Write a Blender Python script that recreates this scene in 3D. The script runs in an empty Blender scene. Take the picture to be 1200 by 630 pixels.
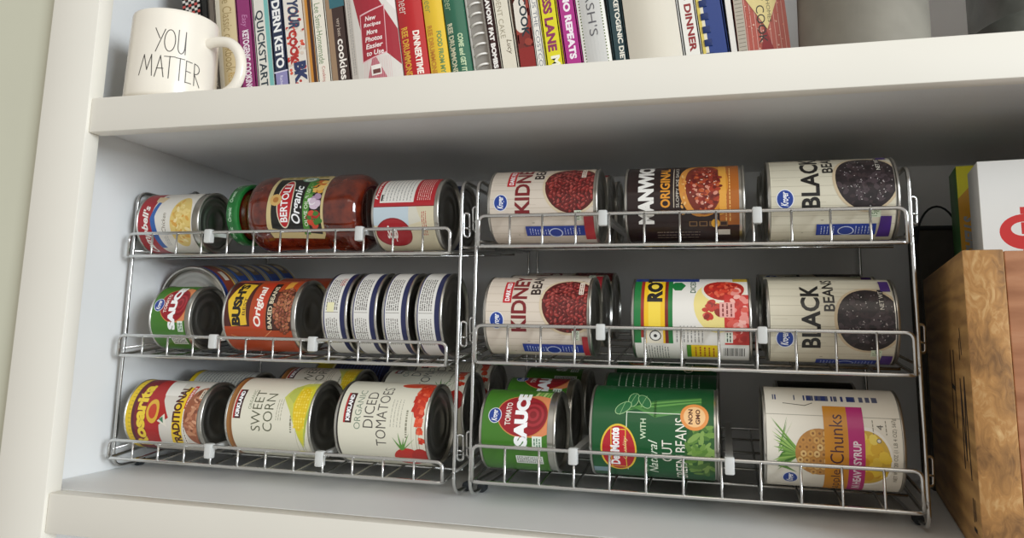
import bpy, bmesh, math, random
from mathutils import Vector, Matrix
rnd = random.Random(7)
LIFT = 33.
sc = bpy.context.scene
COL = sc.collection
PI = math.pi

WORLD, KEY, FILL, EXPO = .50, 195, 5, .04
# ------------------------------------------------------------------ materials
def lin(h):
    h = h.lstrip('#'); o = []
    for i in (0, 2, 4):
        c = int(h[i:i+2], 16) / 255
        o.append(c / 12.92 if c <= .04045 else ((c + .055) / 1.055) ** 2.4)
    return (*o, 1)
MATS = {}
def mat(hexc, rough=.45, metal=0., coat=0., noise=0., scale=40., bump=0., trans=0., alpha=1., name=None):
    key = (hexc, rough, metal, coat, noise, scale, bump, trans, alpha)
    if key in MATS: return MATS[key]
    m = bpy.data.materials.new(name or 'm_' + hexc.strip('#')); m.use_nodes = True
    nt = m.node_tree; b = nt.nodes['Principled BSDF']
    b.inputs['Base Color'].default_value = lin(hexc)
    b.inputs['Roughness'].default_value = rough
    b.inputs['Metallic'].default_value = metal
    b.inputs['Coat Weight'].default_value = coat
    b.inputs['Coat Roughness'].default_value = .15
    b.inputs['Transmission Weight'].default_value = trans
    b.inputs['Alpha'].default_value = alpha
    if noise or bump:
        tc = nt.nodes.new('ShaderNodeTexCoord')
        n = nt.nodes.new('ShaderNodeTexNoise'); n.inputs['Scale'].default_value = scale; n.inputs['Detail'].default_value = 5
        nt.links.new(tc.outputs['Object'], n.inputs['Vector'])
        if noise:
            mx = nt.nodes.new('ShaderNodeMix'); mx.data_type = 'RGBA'; mx.blend_type = 'MULTIPLY'
            mx.inputs['Factor'].default_value = 1
            mp = nt.nodes.new('ShaderNodeMapRange')
            mp.inputs['From Min'].default_value = .3; mp.inputs['From Max'].default_value = .7
            mp.inputs['To Min'].default_value = 1 - noise; mp.inputs['To Max'].default_value = 1 + noise * .3
            nt.links.new(n.outputs['Fac'], mp.inputs['Value'])
            mx.inputs['A'].default_value = lin(hexc)
            nt.links.new(mp.outputs['Result'], mx.inputs['B'])
            nt.links.new(mx.outputs['Result'], b.inputs['Base Color'])
        if bump:
            bp = nt.nodes.new('ShaderNodeBump'); bp.inputs['Strength'].default_value = bump; bp.inputs['Distance'].default_value = .001
            nt.links.new(n.outputs['Fac'], bp.inputs['Height']); nt.links.new(bp.outputs['Normal'], b.inputs['Normal'])
    MATS[key] = m
    return m
def wood_mat(name, c1, c2, c3, stretch, rings=9., knot=False):
    m = bpy.data.materials.new(name); m.use_nodes = True; nt = m.node_tree; b = nt.nodes['Principled BSDF']
    b.inputs['Roughness'].default_value = .6
    tc = nt.nodes.new('ShaderNodeTexCoord'); mp = nt.nodes.new('ShaderNodeMapping'); mp.inputs['Scale'].default_value = stretch
    nt.links.new(tc.outputs['Object'], mp.inputs['Vector'])
    w = nt.nodes.new('ShaderNodeTexWave'); w.wave_type = 'RINGS' if knot else 'BANDS'; w.bands_direction = 'Z' if not knot else 'X'
    w.inputs['Scale'].default_value = rings; w.inputs['Distortion'].default_value = 9 if not knot else 14
    w.inputs['Detail'].default_value = 4; w.inputs['Detail Scale'].default_value = 1.4
    n = nt.nodes.new('ShaderNodeTexNoise'); n.inputs['Scale'].default_value = 26 if knot else 14; n.inputs['Detail'].default_value = 10; n.inputs['Distortion'].default_value = 2.2 if knot else .6
    nt.links.new(mp.outputs['Vector'], w.inputs['Vector']); nt.links.new(mp.outputs['Vector'], n.inputs['Vector'])
    r = nt.nodes.new('ShaderNodeValToRGB'); e = r.color_ramp.elements
    e[0].position = .05; e[0].color = lin(c1); e[1].position = .6; e[1].color = lin(c2)
    x = e.new(.95); x.color = lin(c3)
    ad = nt.nodes.new('ShaderNodeMix'); ad.data_type = 'FLOAT'; ad.inputs['Factor'].default_value = .72
    nt.links.new(w.outputs['Fac'], ad.inputs['A']); nt.links.new(n.outputs['Fac'], ad.inputs['B'])
    nt.links.new(ad.outputs['Result'], r.inputs['Fac']); nt.links.new(r.outputs['Color'], b.inputs['Base Color'])
    bp = nt.nodes.new('ShaderNodeBump'); bp.inputs['Strength'].default_value = .35; bp.inputs['Distance'].default_value = .001
    nt.links.new(ad.outputs['Result'], bp.inputs['Height']); nt.links.new(bp.outputs['Normal'], b.inputs['Normal'])
    return m
def ink(h): return mat(h, .42, 0, .25)
PAINT = mat('#E9E5DA', .42, noise=.03, scale=6, bump=.06, name='white_paint')
PAINT_IN = mat('#EAEBEA', .5, noise=.03, scale=5, bump=.05, name='white_paint_inside')
WALLP = mat('#CBCAB6', .8, noise=.03, scale=8, bump=.1, name='wall_paint')
CHROME = mat('#D2D2D0', .22, 1., name='chrome')
TIN = mat('#C9C7C0', .28, 1., name='tinplate')
TIN2 = mat('#A6A49E', .33, 1., name='tinplate_lid')
RUBBER = mat('#23282B', .7, name='rubber')
CLEAR = mat('#F1F2EF', .35, trans=.35, name='clear_plastic')

# ------------------------------------------------------------------ object helpers
def link(name, me, parent=None):
    o = bpy.data.objects.new(name, me); COL.objects.link(o)
    if parent is not None: o.parent = parent
    return o
def tag(o, label=None, cat=None, group=None, kind=None):
    if label: o['label'] = label
    if cat: o['category'] = cat
    if group: o['group'] = group
    if kind: o['kind'] = kind
    return o
def thing(name, loc, label, cat, group=None, rot=(0, 0, 0)):
    o = link(name, None); o.location = loc; o.rotation_euler = rot; o.empty_display_size = .02
    return tag(o, label, cat, group)
def finish(bm, name, mats, parent=None, smooth=True, angle=None):
    me = bpy.data.meshes.new(name)
    bm.normal_update(); bm.to_mesh(me); bm.free()
    for m in (mats if isinstance(mats, (list, tuple)) else [mats]): me.materials.append(m)
    if smooth:
        for p in me.polygons: p.use_smooth = True
        if angle is not None: me.set_sharp_from_angle(angle=math.radians(angle))
    return link(name, me, parent)
def box(bm, x0, x1, y0, y1, z0, z1, mi=0, bev=0.):
    r = bmesh.ops.create_cube(bm, size=1)
    vs = r['verts']
    for v in vs: v.co = Vector(((x0+x1)/2 + v.co.x*(x1-x0), (y0+y1)/2 + v.co.y*(y1-y0), (z0+z1)/2 + v.co.z*(z1-z0)))
    fs = {f for v in vs for f in v.link_faces}
    for f in fs: f.material_index = mi
    if bev:
        es = list({e for v in vs for e in v.link_edges})
        r2 = bmesh.ops.bevel(bm, geom=es, offset=bev, segments=2, affect='EDGES', profile=.5)
        for f in r2['faces']: f.material_index = mi
def boxobj(name, x0, x1, y0, y1, z0, z1, m, parent=None, bev=0.):
    bm = bmesh.new(); box(bm, x0, x1, y0, y1, z0, z1, 0, bev)
    return finish(bm, name, m, parent, smooth=bev > 0, angle=40)
def lathe(bm, prof, seg=48, axis='X', mi=0, org=(0, 0, 0)):
    """prof: (a, r) along the axis"""
    ox, oy, oz = org; rings = []
    for a, r in prof:
        ring = []
        n = seg if r > 1e-6 else 1
        for k in range(n):
            t = 2*PI*k/seg; c, s = r*math.cos(t), r*math.sin(t)
            ring.append(bm.verts.new((ox+a, oy+c, oz+s) if axis == 'X' else (ox+c, oy+s, oz+a)))
        rings.append(ring)
    for A, B in zip(rings, rings[1:]):
        for k in range(seg):
            k2 = (k+1) % seg
            vs = [A[k % len(A)], B[k % len(B)], B[k2 % len(B)], A[k2 % len(A)]]
            u = []
            for v in vs:
                if v not in u: u.append(v)
            if len(u) > 2:
                try: f = bm.faces.new(u); f.material_index = mi
                except ValueError: pass
def fillet(pts, rad, closed=False, n=5):
    P = [Vector(p) for p in pts]; out = []; N = len(P)
    for i in range(N):
        if not closed and i in (0, N-1): out.append(P[i]); continue
        a, b, c = P[i-1], P[i], P[(i+1) % N]
        d1, d2 = (a-b), (c-b); r = min(rad, d1.length*.48, d2.length*.48)
        p1, p2 = b + d1.normalized()*r, b + d2.normalized()*r
        for k in range(n+1):
            t = k/n; out.append((1-t)**2*p1 + 2*t*(1-t)*b + t*t*p2)
    return out
def tube(bm, pts, r, closed=False, seg=8, mi=0):
    P = [Vector(p) for p in pts]; N = len(P)
    up = None; rings = []
    for i in range(N):
        if closed: d = (P[(i+1) % N] - P[i-1]).normalized()
        else: d = (P[min(i+1, N-1)] - P[max(i-1, 0)]).normalized()
        if up is None:
            up = Vector((0, 0, 1)) if abs(d.z) < .9 else Vector((1, 0, 0))
        up = (up - d*up.dot(d))
        if up.length < 1e-4: up = d.orthogonal()
        up.normalize(); s = d.cross(up)
        rings.append([bm.verts.new(P[i] + r*(math.cos(2*PI*k/seg)*up + math.sin(2*PI*k/seg)*s)) for k in range(seg)])
    M = N if closed else N-1
    for i in range(M):
        A, B = rings[i], rings[(i+1) % N]
        off = 0
        if closed and i == N-1:
            off = min(range(seg), key=lambda o: (A[0].co - B[o].co).length)
        for k in range(seg):
            f = bm.faces.new((A[k], A[(k+1) % seg], B[(k+1+off) % seg], B[(k+off) % seg])); f.material_index = mi
    if not closed:
        bm.faces.new(list(reversed(rings[0]))).material_index = mi; bm.faces.new(rings[-1]).material_index = mi

# ------------------------------------------------------------------ printed surfaces
GLY = {}
def glyphs(s, bold=.0, shear=0.):
    key = (s, bold, shear)
    if key in GLY: return GLY[key]
    cu = bpy.data.curves.new('txt', 'FONT'); cu.body = s; cu.size = 1; cu.resolution_u = 3; cu.offset = bold; cu.shear = shear
    o = bpy.data.objects.new('txt', cu); COL.objects.link(o)
    me = bpy.data.meshes.new_from_object(o)
    bpy.data.objects.remove(o); bpy.data.curves.remove(cu)
    me.calc_loop_triangles()
    V = [v.co.copy() for v in me.vertices]
    T = [[(V[i].x, V[i].y) for i in t.vertices] for t in me.loop_triangles]
    bpy.data.meshes.remove(me)
    if not T: T = [[(0, 0), (1, 0), (1, 1)]]
    xs = [p[0] for t in T for p in t]; ys = [p[1] for t in T for p in t]
    x0, x1, y0, y1 = min(xs), max(xs), min(ys), max(ys)
    T = [[((x-x0)/(x1-x0), (y-y0)/(y1-y0)) for x, y in t] for t in T]
    GLY[key] = T
    return T
def clip(poly, v, keep_above):
    out = []
    n = len(poly)
    for i in range(n):
        a, b = poly[i], poly[(i+1) % n]
        ia = (a[1] >= v) if keep_above else (a[1] <= v)
        ib = (b[1] >= v) if keep_above else (b[1] <= v)
        if ia: out.append(a)
        if ia != ib:
            t = (v-a[1])/(b[1]-a[1]); out.append((a[0]+t*(b[0]-a[0]), v))
    return out
def clipu(poly, u, keep):
    q = clip([(p[1], p[0]) for p in poly], u, keep)
    return [(p[1], p[0]) for p in q]
def wrap(u, v, h, Rm, R, ro=0., step=2.4, add=0.):
    """point on the many-sided wrap: every layer follows the same facets"""
    k = math.floor(v/step+1e-7); t = v/step-k; rr = Rm/1000+add+h
    a0, a1 = k*step/Rm+ro, (k+1)*step/Rm+ro
    return (u/1000, -rr*(math.cos(a0)*(1-t)+math.cos(a1)*t), R+rr*(math.sin(a0)*(1-t)+math.sin(a1)*t))
class Canvas:
    """2D print in millimetres: u across, v up; each shape is laid a hair above the one before."""
    def __init__(s, u0=None, u1=None, v0=None, v1=None): s.sh = []; s.lay = 1; s.b = (u0, u1, v0, v1)
    def add(s, polys, col):
        u0, u1, v0, v1 = s.b
        for p in polys:
            if u0 is not None:
                p = clipu(p, u0, True); p = clipu(p, u1, False) if len(p) > 2 else p
            if v0 is not None and len(p) > 2:
                p = clip(p, v0, True); p = clip(p, v1, False) if len(p) > 2 else p
            if len(p) > 2: s.sh.append((p, col, s.lay))
        s.lay += 1
    def rect(s, a, b, c, d, col): s.add([[(a, c), (b, c), (b, d), (a, d)]], col)
    def poly(s, pts, col): s.add([pts], col)
    def ell(s, u, v, ru, rv, col, n=20, rot=0.):
        cr, sr = math.cos(rot), math.sin(rot)
        s.add([[(u+ru*math.cos(2*PI*k/n)*cr-rv*math.sin(2*PI*k/n)*sr, v+ru*math.cos(2*PI*k/n)*sr+rv*math.sin(2*PI*k/n)*cr) for k in range(n)]], col)
    def text(s, t, a, b, c, d, col, dir='up', bold=0., shear=0.):
        T = glyphs(t, bold, shear); out = []
        for tri in T:
            if dir == 'up': out.append([(b-(b-a)*y, c+(d-c)*x) for x, y in tri])
            elif dir == 'down': out.append([(a+(b-a)*y, d-(d-c)*x) for x, y in tri])
            else: out.append([(a+(b-a)*x, c+(d-c)*y) for x, y in tri])
        s.add(out, col)
    def line(s, pts, w, col):
        out = []
        for (x0, y0), (x1, y1) in zip(pts, pts[1:]):
            L = math.hypot(x1-x0, y1-y0) or 1; dx, dy = (x1-x0)/L*w/2, (y1-y0)/L*w/2
            out.append([(x0-dx-dy*1, y0-dy+dx), (x0-dx+dy, y0-dy-dx), (x1+dx+dy, y1+dy-dx), (x1+dx-dy, y1+dy+dx)])
        s.add(out, col)
    def print_lines(s, a, b, c, d, col, n, dir='up', w=.7, seed=1):
        """small illegible print: broken rows of short strokes"""
        R = random.Random(seed); out = []
        for i in range(n):
            t = (i+.5)/n
            if dir == 'up': fx, lo, hi = a+(b-a)*t, c, d
            else: fx, lo, hi = c+(d-c)*t, a, b
            p = lo
            while p < hi-.8:
                q = min(hi, p + R.uniform(1., 4.)); hw = w/2
                if dir == 'up': out.append([(fx-hw, p), (fx+hw, p), (fx+hw, q), (fx-hw, q)])
                else: out.append([(p, fx-hw), (q, fx-hw), (q, fx+hw), (p, fx+hw)])
                p = q + R.uniform(.5, 1.1)
        s.add(out, col)
    def blobs(s, n, cu, cv, ru, rv, sz, cols, seed=1, asp=.6, ring=None):
        R = random.Random(seed)
        if ring:
            st = sz*1.28; pts = []
            for i in range(int(2*ru/st)+2):
                for j in range(int(2*rv/st)+2):
                    a = -ru+i*st+R.uniform(-.3, .3)*sz; b = -rv+(j+(i % 2)*.5)*st+R.uniform(-.3, .3)*sz
                    if (a/ru)**2+(b/rv)**2 < 1: pts.append((a, b))
            R.shuffle(pts)
            for a, b in pts:
                k = R.uniform(.85, 1.15)*sz; r = R.choice((.5, 1., 1.9, 2.5))+R.uniform(-.4, .4)
                s.ell(cu+a, cv+b, k+.4, k*asp+.4, ring, 11, r); s.ell(cu+a, cv+b, k, k*asp, R.choice(cols), 11, r)
                s.ell(cu+a-k*.1, cv+b+k*.12, k*.38, k*asp*.25, '#B4605A', 7, r)
            return
        for i in range(n):
            t = R.uniform(0, 2*PI); q = math.sqrt(R.random())
            k = R.uniform(.75, 1.2)*sz
            a, b, r = cu+ru*q*math.cos(t), cv+rv*q*math.sin(t), R.uniform(0, PI)
            if ring: s.ell(a, b, k+.45, k*asp+.45, ring, 9, r)
            s.ell(a, b, k, k*asp, R.choice(cols), 9, r)
    def mesh(s, bm, mats, fmap, step=None, base=0):
        for p, col, lay in s.sh:
            m = ink(col) if isinstance(col, str) else col
            if m not in mats: mats.append(m)
            mi = mats.index(m)
            if step:
                lo = min(q[1] for q in p); hi = max(q[1] for q in p)
                parts = []; rest = p; k = math.floor(lo/step)+1
                while k*step < hi-1e-6 and len(rest) > 2:
                    a = clip(rest, k*step, False); rest = clip(rest, k*step, True)
                    if len(a) > 2: parts.append(a)
                    k += 1
                if len(rest) > 2: parts.append(rest)
            else: parts = [p]
            for q in parts:
                ar = sum(q[i][0]*q[(i+1) % len(q)][1]-q[(i+1) % len(q)][0]*q[i][1] for i in range(len(q)))
                if abs(ar) < 1e-5: continue
                if ar < 0: q = q[::-1]
                vs = [bm.verts.new(fmap(u, v, lay*1.6e-6)) for u, v in q]
                try: f = bm.faces.new(vs); f.material_index = mi
                except ValueError: pass
        bmesh.ops.remove_doubles(bm, verts=bm.verts, dist=3e-7)

# ------------------------------------------------------------------ cans
def can(loc, L, R, label, design, roll=0., group=None, rot=(0, 0, 0), name='food_can', pull=False, band=True, tin=None, cat='can', base='#FFFFFF', edge=1.6, er=0.):
    """axis runs along local +X; angle 0 of the printed side faces -Y; origin at the left end's lowest point"""
    t = thing(name, loc, label, cat, group, rot)
    bm = bmesh.new(); zc = R
    pr = [(.0022, 0), (.0022, R-.0075), (.0030, R-.0070), (.0030, R-.0040), (.0022, R-.0033), (0, R-.0022), (-.0003+.0003, R-.0004), (.0008, R+.0004), (.0022, R+.0004), (.0030, R-.0008)]
    prof = [(a, r) for a, r in pr] + [(L-a, r) for a, r in reversed(pr)]
    lathe(bm, prof[3:-3], 56, 'X', 0, (0, 0, zc))
    finish(bm, 'can_body', tin or TIN, t, angle=50)
    for side in (0, 1):
        bm = bmesh.new()
        lp = [(.0022, 0), (.0022, R*.30), (.0028, R*.33), (.0028, R*.44), (.0021, R*.47), (.0021, R*.58), (.0029, R*.61), (.0029, R*.73), (.0022, R*.76), (.0022, R-.0058), (.0034, R-.0048), (.0036, R-.0038)]
        lathe(bm, [(a if side == 0 else L-a, r) for a, r in lp], 56, 'X', 0, (0, 0, zc))
        lid = finish(bm, 'can_lid', TIN2, t, angle=60)
    # printed wrap
    bm = bmesh.new(); mats = []
    Lm = L*1000; Rm = R*1000-.15; full = 2*PI*Rm
    c = Canvas(edge+1.2, Lm-max(edge+1.2, er), -full/2, full/2)
    c.rect(0, Lm, -full/2, full/2, base)
    design(c, Lm, full)
    ro = math.radians(roll)
    def fm(u, v, h): return wrap(u, v, h, Rm, zc, ro)
    c.mesh(bm, mats, fm, step=2.4)
    finish(bm, 'label_wrap', mats, t)
    return t

def logo(c, u, v, r=8.2):
    c.ell(u, v, r*.86, r, '#E8EAF2'); c.ell(u, v, r*.78, r*.92, '#1B3F94')
    c.text('Kroger', u-r*.4, u+r*.42, v-r*.72, v+r*.74, '#FFFFFF', 'up', .02, .3)
WOODL = '#DDD3C2'
def planks(c, Lm, full, col, seam):
    c.rect(0, Lm, -full/2, full/2, col)
    k = -full/2; R = random.Random(3)
    while k < full/2:
        c.rect(0, Lm, k, k+.35, seam); k += 9.2
        for j in range(2):
            a = R.uniform(2, Lm-20); b = k-R.uniform(2, 7); c.rect(a, a+R.uniform(5, 24), b, b+.22, seam)
    for j in range(16): c.ell(R.uniform(0, Lm), R.uniform(-full/2, full/2), R.uniform(.6, 1.6), .4, '#8E8271', 8)
def d_kidney(c, Lm, F):
    planks(c, Lm, F, '#DCCFBF', '#BBAB97')
    logo(c, 14, 0, 8.5)
    c.rect(19.5, 28, 17, 44, '#C4262E'); c.text('DARK RED', 21.5, 26, 19, 42, '#FFFFFF', 'up', .03)
    c.text('KIDNEY', 28.5, 43.5, -11, 58, '#7C1A20', 'up', .03)
    c.text('BEANS', 46.5, 56.5, 26, 66, '#2A1A18', 'up', .02)
    c.ell(85, 17, 29, 31, '#D9C6A6', 40); c.ell(85, 17, 26.5, 28.5, '#5A1714', 40)
    c.blobs(130, 85, 17, 24, 26, 3.1, ['#7E1F1C', '#98302A', '#8C2622', '#6E1C1A', '#A2403A', '#8E1F1E'], 5, .52, '#45100F')
    c.rect(94, 98.5, 26, 42, '#E8DCCB'); c.print_lines(94.5, 98, 27, 41, '#7C1A20', 2)
    c.rect(38, 97, -37, -24.5, '#1F3A93'); c.print_lines(41, 62, -35, -27, '#C9D2EE', 8, 'up', .6, 3); c.print_lines(76, 93, -35, -27, '#C9D2EE', 6, 'up', .6, 4)
    c.ell(68, -33, 7, 6, '#C9D2EE', 18); c.ell(68, -33, 6, 5, '#1F3A93', 18)
    c.rect(88, 95, -19, -9, '#D9E0CC'); c.text('16g', 89.5, 94, -18, -10, '#3C5A34')
    c.rect(97, 108, -44, -15, '#B22A33')
def d_black(c, Lm, F):
    planks(c, Lm, F, '#D9D2BC', '#B3AA93')
    logo(c, 15, -1, 9)
    c.text('BLACK', 29, 45, -10, 52, '#161412', 'up', .03)
    c.text('BEANS', 48, 57.5, 24, 64, '#1E1A18', 'up', .02)
    c.ell(84, 17, 28, 31, '#CDB998', 40); c.ell(84, 17, 25.5, 29, '#251B1E', 40)
    c.blobs(110, 84, 17, 23, 26, 3.2, ['#2E2225', '#382A2C', '#1C1416', '#43363A'], 9, .62)
    c.blobs(70, 84, 17, 22, 26, .65, ['#C8C4C0', '#B0A8A6', '#8A8284'], 10, .5)
    c.rect(93, 97.5, 24, 46, '#241A1C'); c.text('NET WT', 93.5, 97, 26, 44, '#EDE8DA')
    c.rect(42, 92, -40, -25.5, '#1F3A93'); c.print_lines(45, 58, -38, -28, '#C9D2EE', 5, 'up', .6, 3); c.print_lines(74, 90, -38, -28, '#C9D2EE', 6, 'up', .6, 4)
    c.ell(67, -34, 7, 6, '#C9D2EE', 18); c.ell(67, -34, 6, 5, '#1F3A93', 18)
    c.rect(86, 95, -19, -11, '#D7E2C8'); c.text('15g', 87.5, 93.5, -18, -12, '#3F6A34')
    c.poly([(93, -44), (104, -44), (104, -18), (95, -18)], '#4A2A7C')
    c.rect(96, 104, 44, 60, '#4A2A7C')
def d_sloppy(c, Lm, F):
    c.rect(0, Lm, -F/2, F/2, '#24110F')
    c.text('MANWICH', 13, 28, -22, 56, '#F4F1EA', 'up', .06)
    c.text('ORIGINAL', 34, 43, -6, 42, '#E79A2C', 'up', .03)
    c.rect(46, 46.8, -6, 42, '#C9BBA4'); c.text('SLOPPY JOE SAUCE', 48.5, 52, -6, 42, '#D9D0C0', 'up')
    c.rect(88, Lm, -24, F/2, '#B4651F'); c.print_lines(92, 99, -20, 40, '#F0C070', 2, 'up', .9, 2)
    c.ell(74, 18, 22, 33, '#D9902E', 36); c.ell(70, 16, 19, 31, '#D8923E', 36); c.ell(74, 17, 17, 30, '#7A2A18', 36)
    c.poly([(88, -14), (94, -12), (94, 46), (87, 48)], '#E8A742')
    c.blobs(170, 76, 17, 13, 28, 2.2, ['#8C2418', '#A83A22', '#6C1A14', '#C25A30', '#94301E', '#D9907A'], 12, .7)
    c.blobs(22, 55, 8, 2.5, 20, 1.6, ['#E2A557', '#D7883A', '#EFC078'], 13, .6)
    c.blobs(26, 73, 17, 13, 22, .8, ['#F3D8C8', '#E8B8A0'], 15, .6)
    for i in range(4): c.rect(60+i*9.2, 67.5+i*9.2, -25, -19.5, '#7A5A38'); c.rect(61+i*9.2, 66.5+i*9.2, -24, -20.5, '#2B1512')
    c.ell(84, -22, 4, 4.5, '#D5992E'); c.print_lines(30, 70, -42, -30, '#8A7B6C', 3, 'h', 1, 4); c.rect(86, 97, -36, -29, '#CFC8BA')
def d_sauce(c, Lm, F, col='#427A22'):
    c.rect(0, Lm, -F/2, F/2, col); s = Lm/80
    for k in range(6): c.poly([(52+k*4*s, 44), (55+k*4*s, 44), (50+k*4*s, 22), (48+k*4*s, 22)], '#86B553' if k % 2 else '#B9CF86')
    c.poly([(46*s, 33), (58*s, 36), (80*s, 30), (80*s, -2), (62*s, -10), (46*s, -9)], '#E08A5A')
    c.ell(45*s, 12, 27*s, 22, '#D0884A', 40); c.ell(45*s, 12, 26*s, 21, '#9C1824', 40)
    for k in range(5): c.ell(56*s, 12, (14-k*2.6)*s, 14-k*2.6, '#86141E' if k % 2 == 0 else '#A82A34', 24)
    logo(c, 16*s, 10, 7.6)
    c.text('TOMATO', 27*s, 33*s, 1, 24, '#F4E9DF', 'up', .02)
    c.text('SAUCE', 37*s, 51*s, -18, 38, '#FFFFFF', 'up', .07)
    c.rect(56*s, 66*s, -20, -8, '#E6EFE0'); c.print_lines(57*s, 65*s, -19, -9, '#4A7A60', 3, 'up', 1.2)
    c.rect(38*s, 66*s, -38, -28, '#E6E9E2'); c.print_lines(39*s, 65*s, -37, -29, '#444444', 16, 'up', .7)
def d_greenbean(c, Lm, F):
    c.rect(0, Lm, -F/2, F/2, '#0E5428')
    R = random.Random(5)
    for k in range(9):
        y = 34-k*1.9; c.line([(30+k, 20+k*.9), (60, y-2), (100, y+4+k*.3)], 2.3, R.choice(['#4E8A42', '#6AA352', '#3C7636']))
    for (u, v, r) in ((40, 34, 0.2), (31, 24, -.5), (50, 32, .9)):
        c.ell(u, v, 9, 5, '#A8CC92', 16, 1.2+r); c.ell(u, v, 8.4, 4.4, '#2E7040', 16, 1.2+r); c.line([(u-3, v-7), (u+2, v+7)], .5, '#8FBC80')
    c.rect(34, 34.8, -38, 20, '#D8E2CC'); c.rect(34, 84, 19.4, 20.2, '#D8E2CC')
    c.ell(27, -15, 16.5, 23.5, '#E8C33C', 36); c.ell(27, -15, 15, 21.8, '#B81F2B', 36)
    c.rect(20, 34, -34, 4, '#E8C33C'); c.rect(20.8, 33.2, -33.2, 3.2, '#C81F2D')
    c.text('Del Monte', 19.5, 28, -31, 5, '#FFFFFF', 'up', .04); c.text('Quality', 31, 35.5, -24, -2, '#F2D7A0', 'up', 0, .3)
    c.text('WITH', 47, 52, -4, 14, '#D8E8C8', 'up', .01)
    c.text('Natural', 54, 62, -40, -4, '#E8F0DC', 'up', 0, .35); c.text('SEA SALT', 50, 53, -40, -20, '#A8C89A', 'up')
    c.text('CUT', 66, 75, -24, -4, '#F2EEE0', 'up', .0); c.text('GREEN BEANS', 78, 88, -50, 16, '#F2EEE0', 'up', 0)
    c.ell(102, -14, 16, 28, '#2C5A26', 26); c.blobs(44, 101, -14, 12, 25, 6.2, ['#5C8436', '#6E9440', '#4C7430', '#83A452'], 8, .34)
    c.rect(0, 16, -44, -36, '#7C96A0'); c.print_lines(12, Lm-16, 62, 118, '#B9C8B4', 12, 'up', 1.1, 4)
    c.ell(95, 18, 12.5, 12.5, '#E8944A', 30); c.ell(95, 18, 9.6, 9.6, '#F4C58A', 26)
    c.text('NON', 89.5, 93.5, 11, 25, '#5A2A10', 'up', .04); c.text('GMO', 96, 100, 11, 25, '#5A2A10', 'up', .04)
def d_pineapple(c, Lm, F):
    c.rect(0, Lm, -F/2, F/2, '#EBE5D6'); R = random.Random(2)
    c.rect(0, Lm, 34, 34.6, '#A8A294')
    for k in range(26):
        u = 6+R.uniform(0, 90); c.rect(u, u+R.uniform(1, 4), 50, 57, '#2B3B78' if k % 2 else '#5A5F78')
    c.line([(18, 46), (36, 44), (42, 47)], .8, '#6E6A5C')
    for k in range(22):
        a = R.uniform(-.9, .9); c.poly([(12, -4+a*10), (15, 1+a*12), (12+R.uniform(8, 16), 24*a+R.uniform(-4, 12)+4)], R.choice(['#5E8E3A', '#7CA84C', '#3F6E2A', '#9ABF62']))
    for k in range(16): c.poly([(30, 0), (28, 6), (6+R.uniform(0, 8), -16+k*3.2)], R.choice(['#5E8E3A', '#7CA84C', '#3F6E2A', '#9ABF62']))
    c.ell(46, 2, 20, 21, '#B98240', 36)
    for i in range(7):
        for j in range(7):
            u, v = 30+i*5.4+(j % 2)*2.7, -16+j*5.8
            if ((u-46)/19)**2+((v-2)/20)**2 < 1: c.ell(u, v, 2.7, 3.1, R.choice(['#E2BC7A', '#D3A258', '#C48C44']), 7); c.ell(u, v, 1.1, 1.2, '#8E5E2C', 6)
    logo(c, 22, -25, 7.5)
    c.ell(82, -2, 22, 28, '#F6F2E8', 36); c.ell(82, -2, 20, 25, '#D9B13A', 36)
    c.blobs(60, 82, -2, 16, 21, 5, ['#F0CB3C', '#E4B52A', '#F7DC62', '#D39C20', '#EBC646'], 4, .8)
    c.rect(50, 69, -46, 44, '#D58F1E'); c.rect(69, 82, -46, 44, '#BE2277')
    c.text('Pineapple', 55, 64.5, -62, -12, '#4A1E2A', 'up', .0); c.text('Chunks', 54, 65, -6, 36, '#4A1E2A', 'up', .0)
    c.text('IN HEAVY SYRUP', 72.5, 79, -38, 14, '#F8E6EE', 'up', .03)
    c.text('NET WT 20 OZ (1 LB 4 OZ) 567g', 104, 108, -22, 34, '#8A8474', 'up'); c.text('4', 92, 97, 24, 28, '#5A564C', 'up'); c.print_lines(88, 90, 20, 32, '#8A8474', 1); c.print_lines(98.5, 100, 20, 32, '#8A8474', 1)
    c.ell(93, 15, 2, 2, '#6E6A5C', 12); c.ell(93, 15, 1.4, 1.4, '#EBE5D6', 12)
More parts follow.
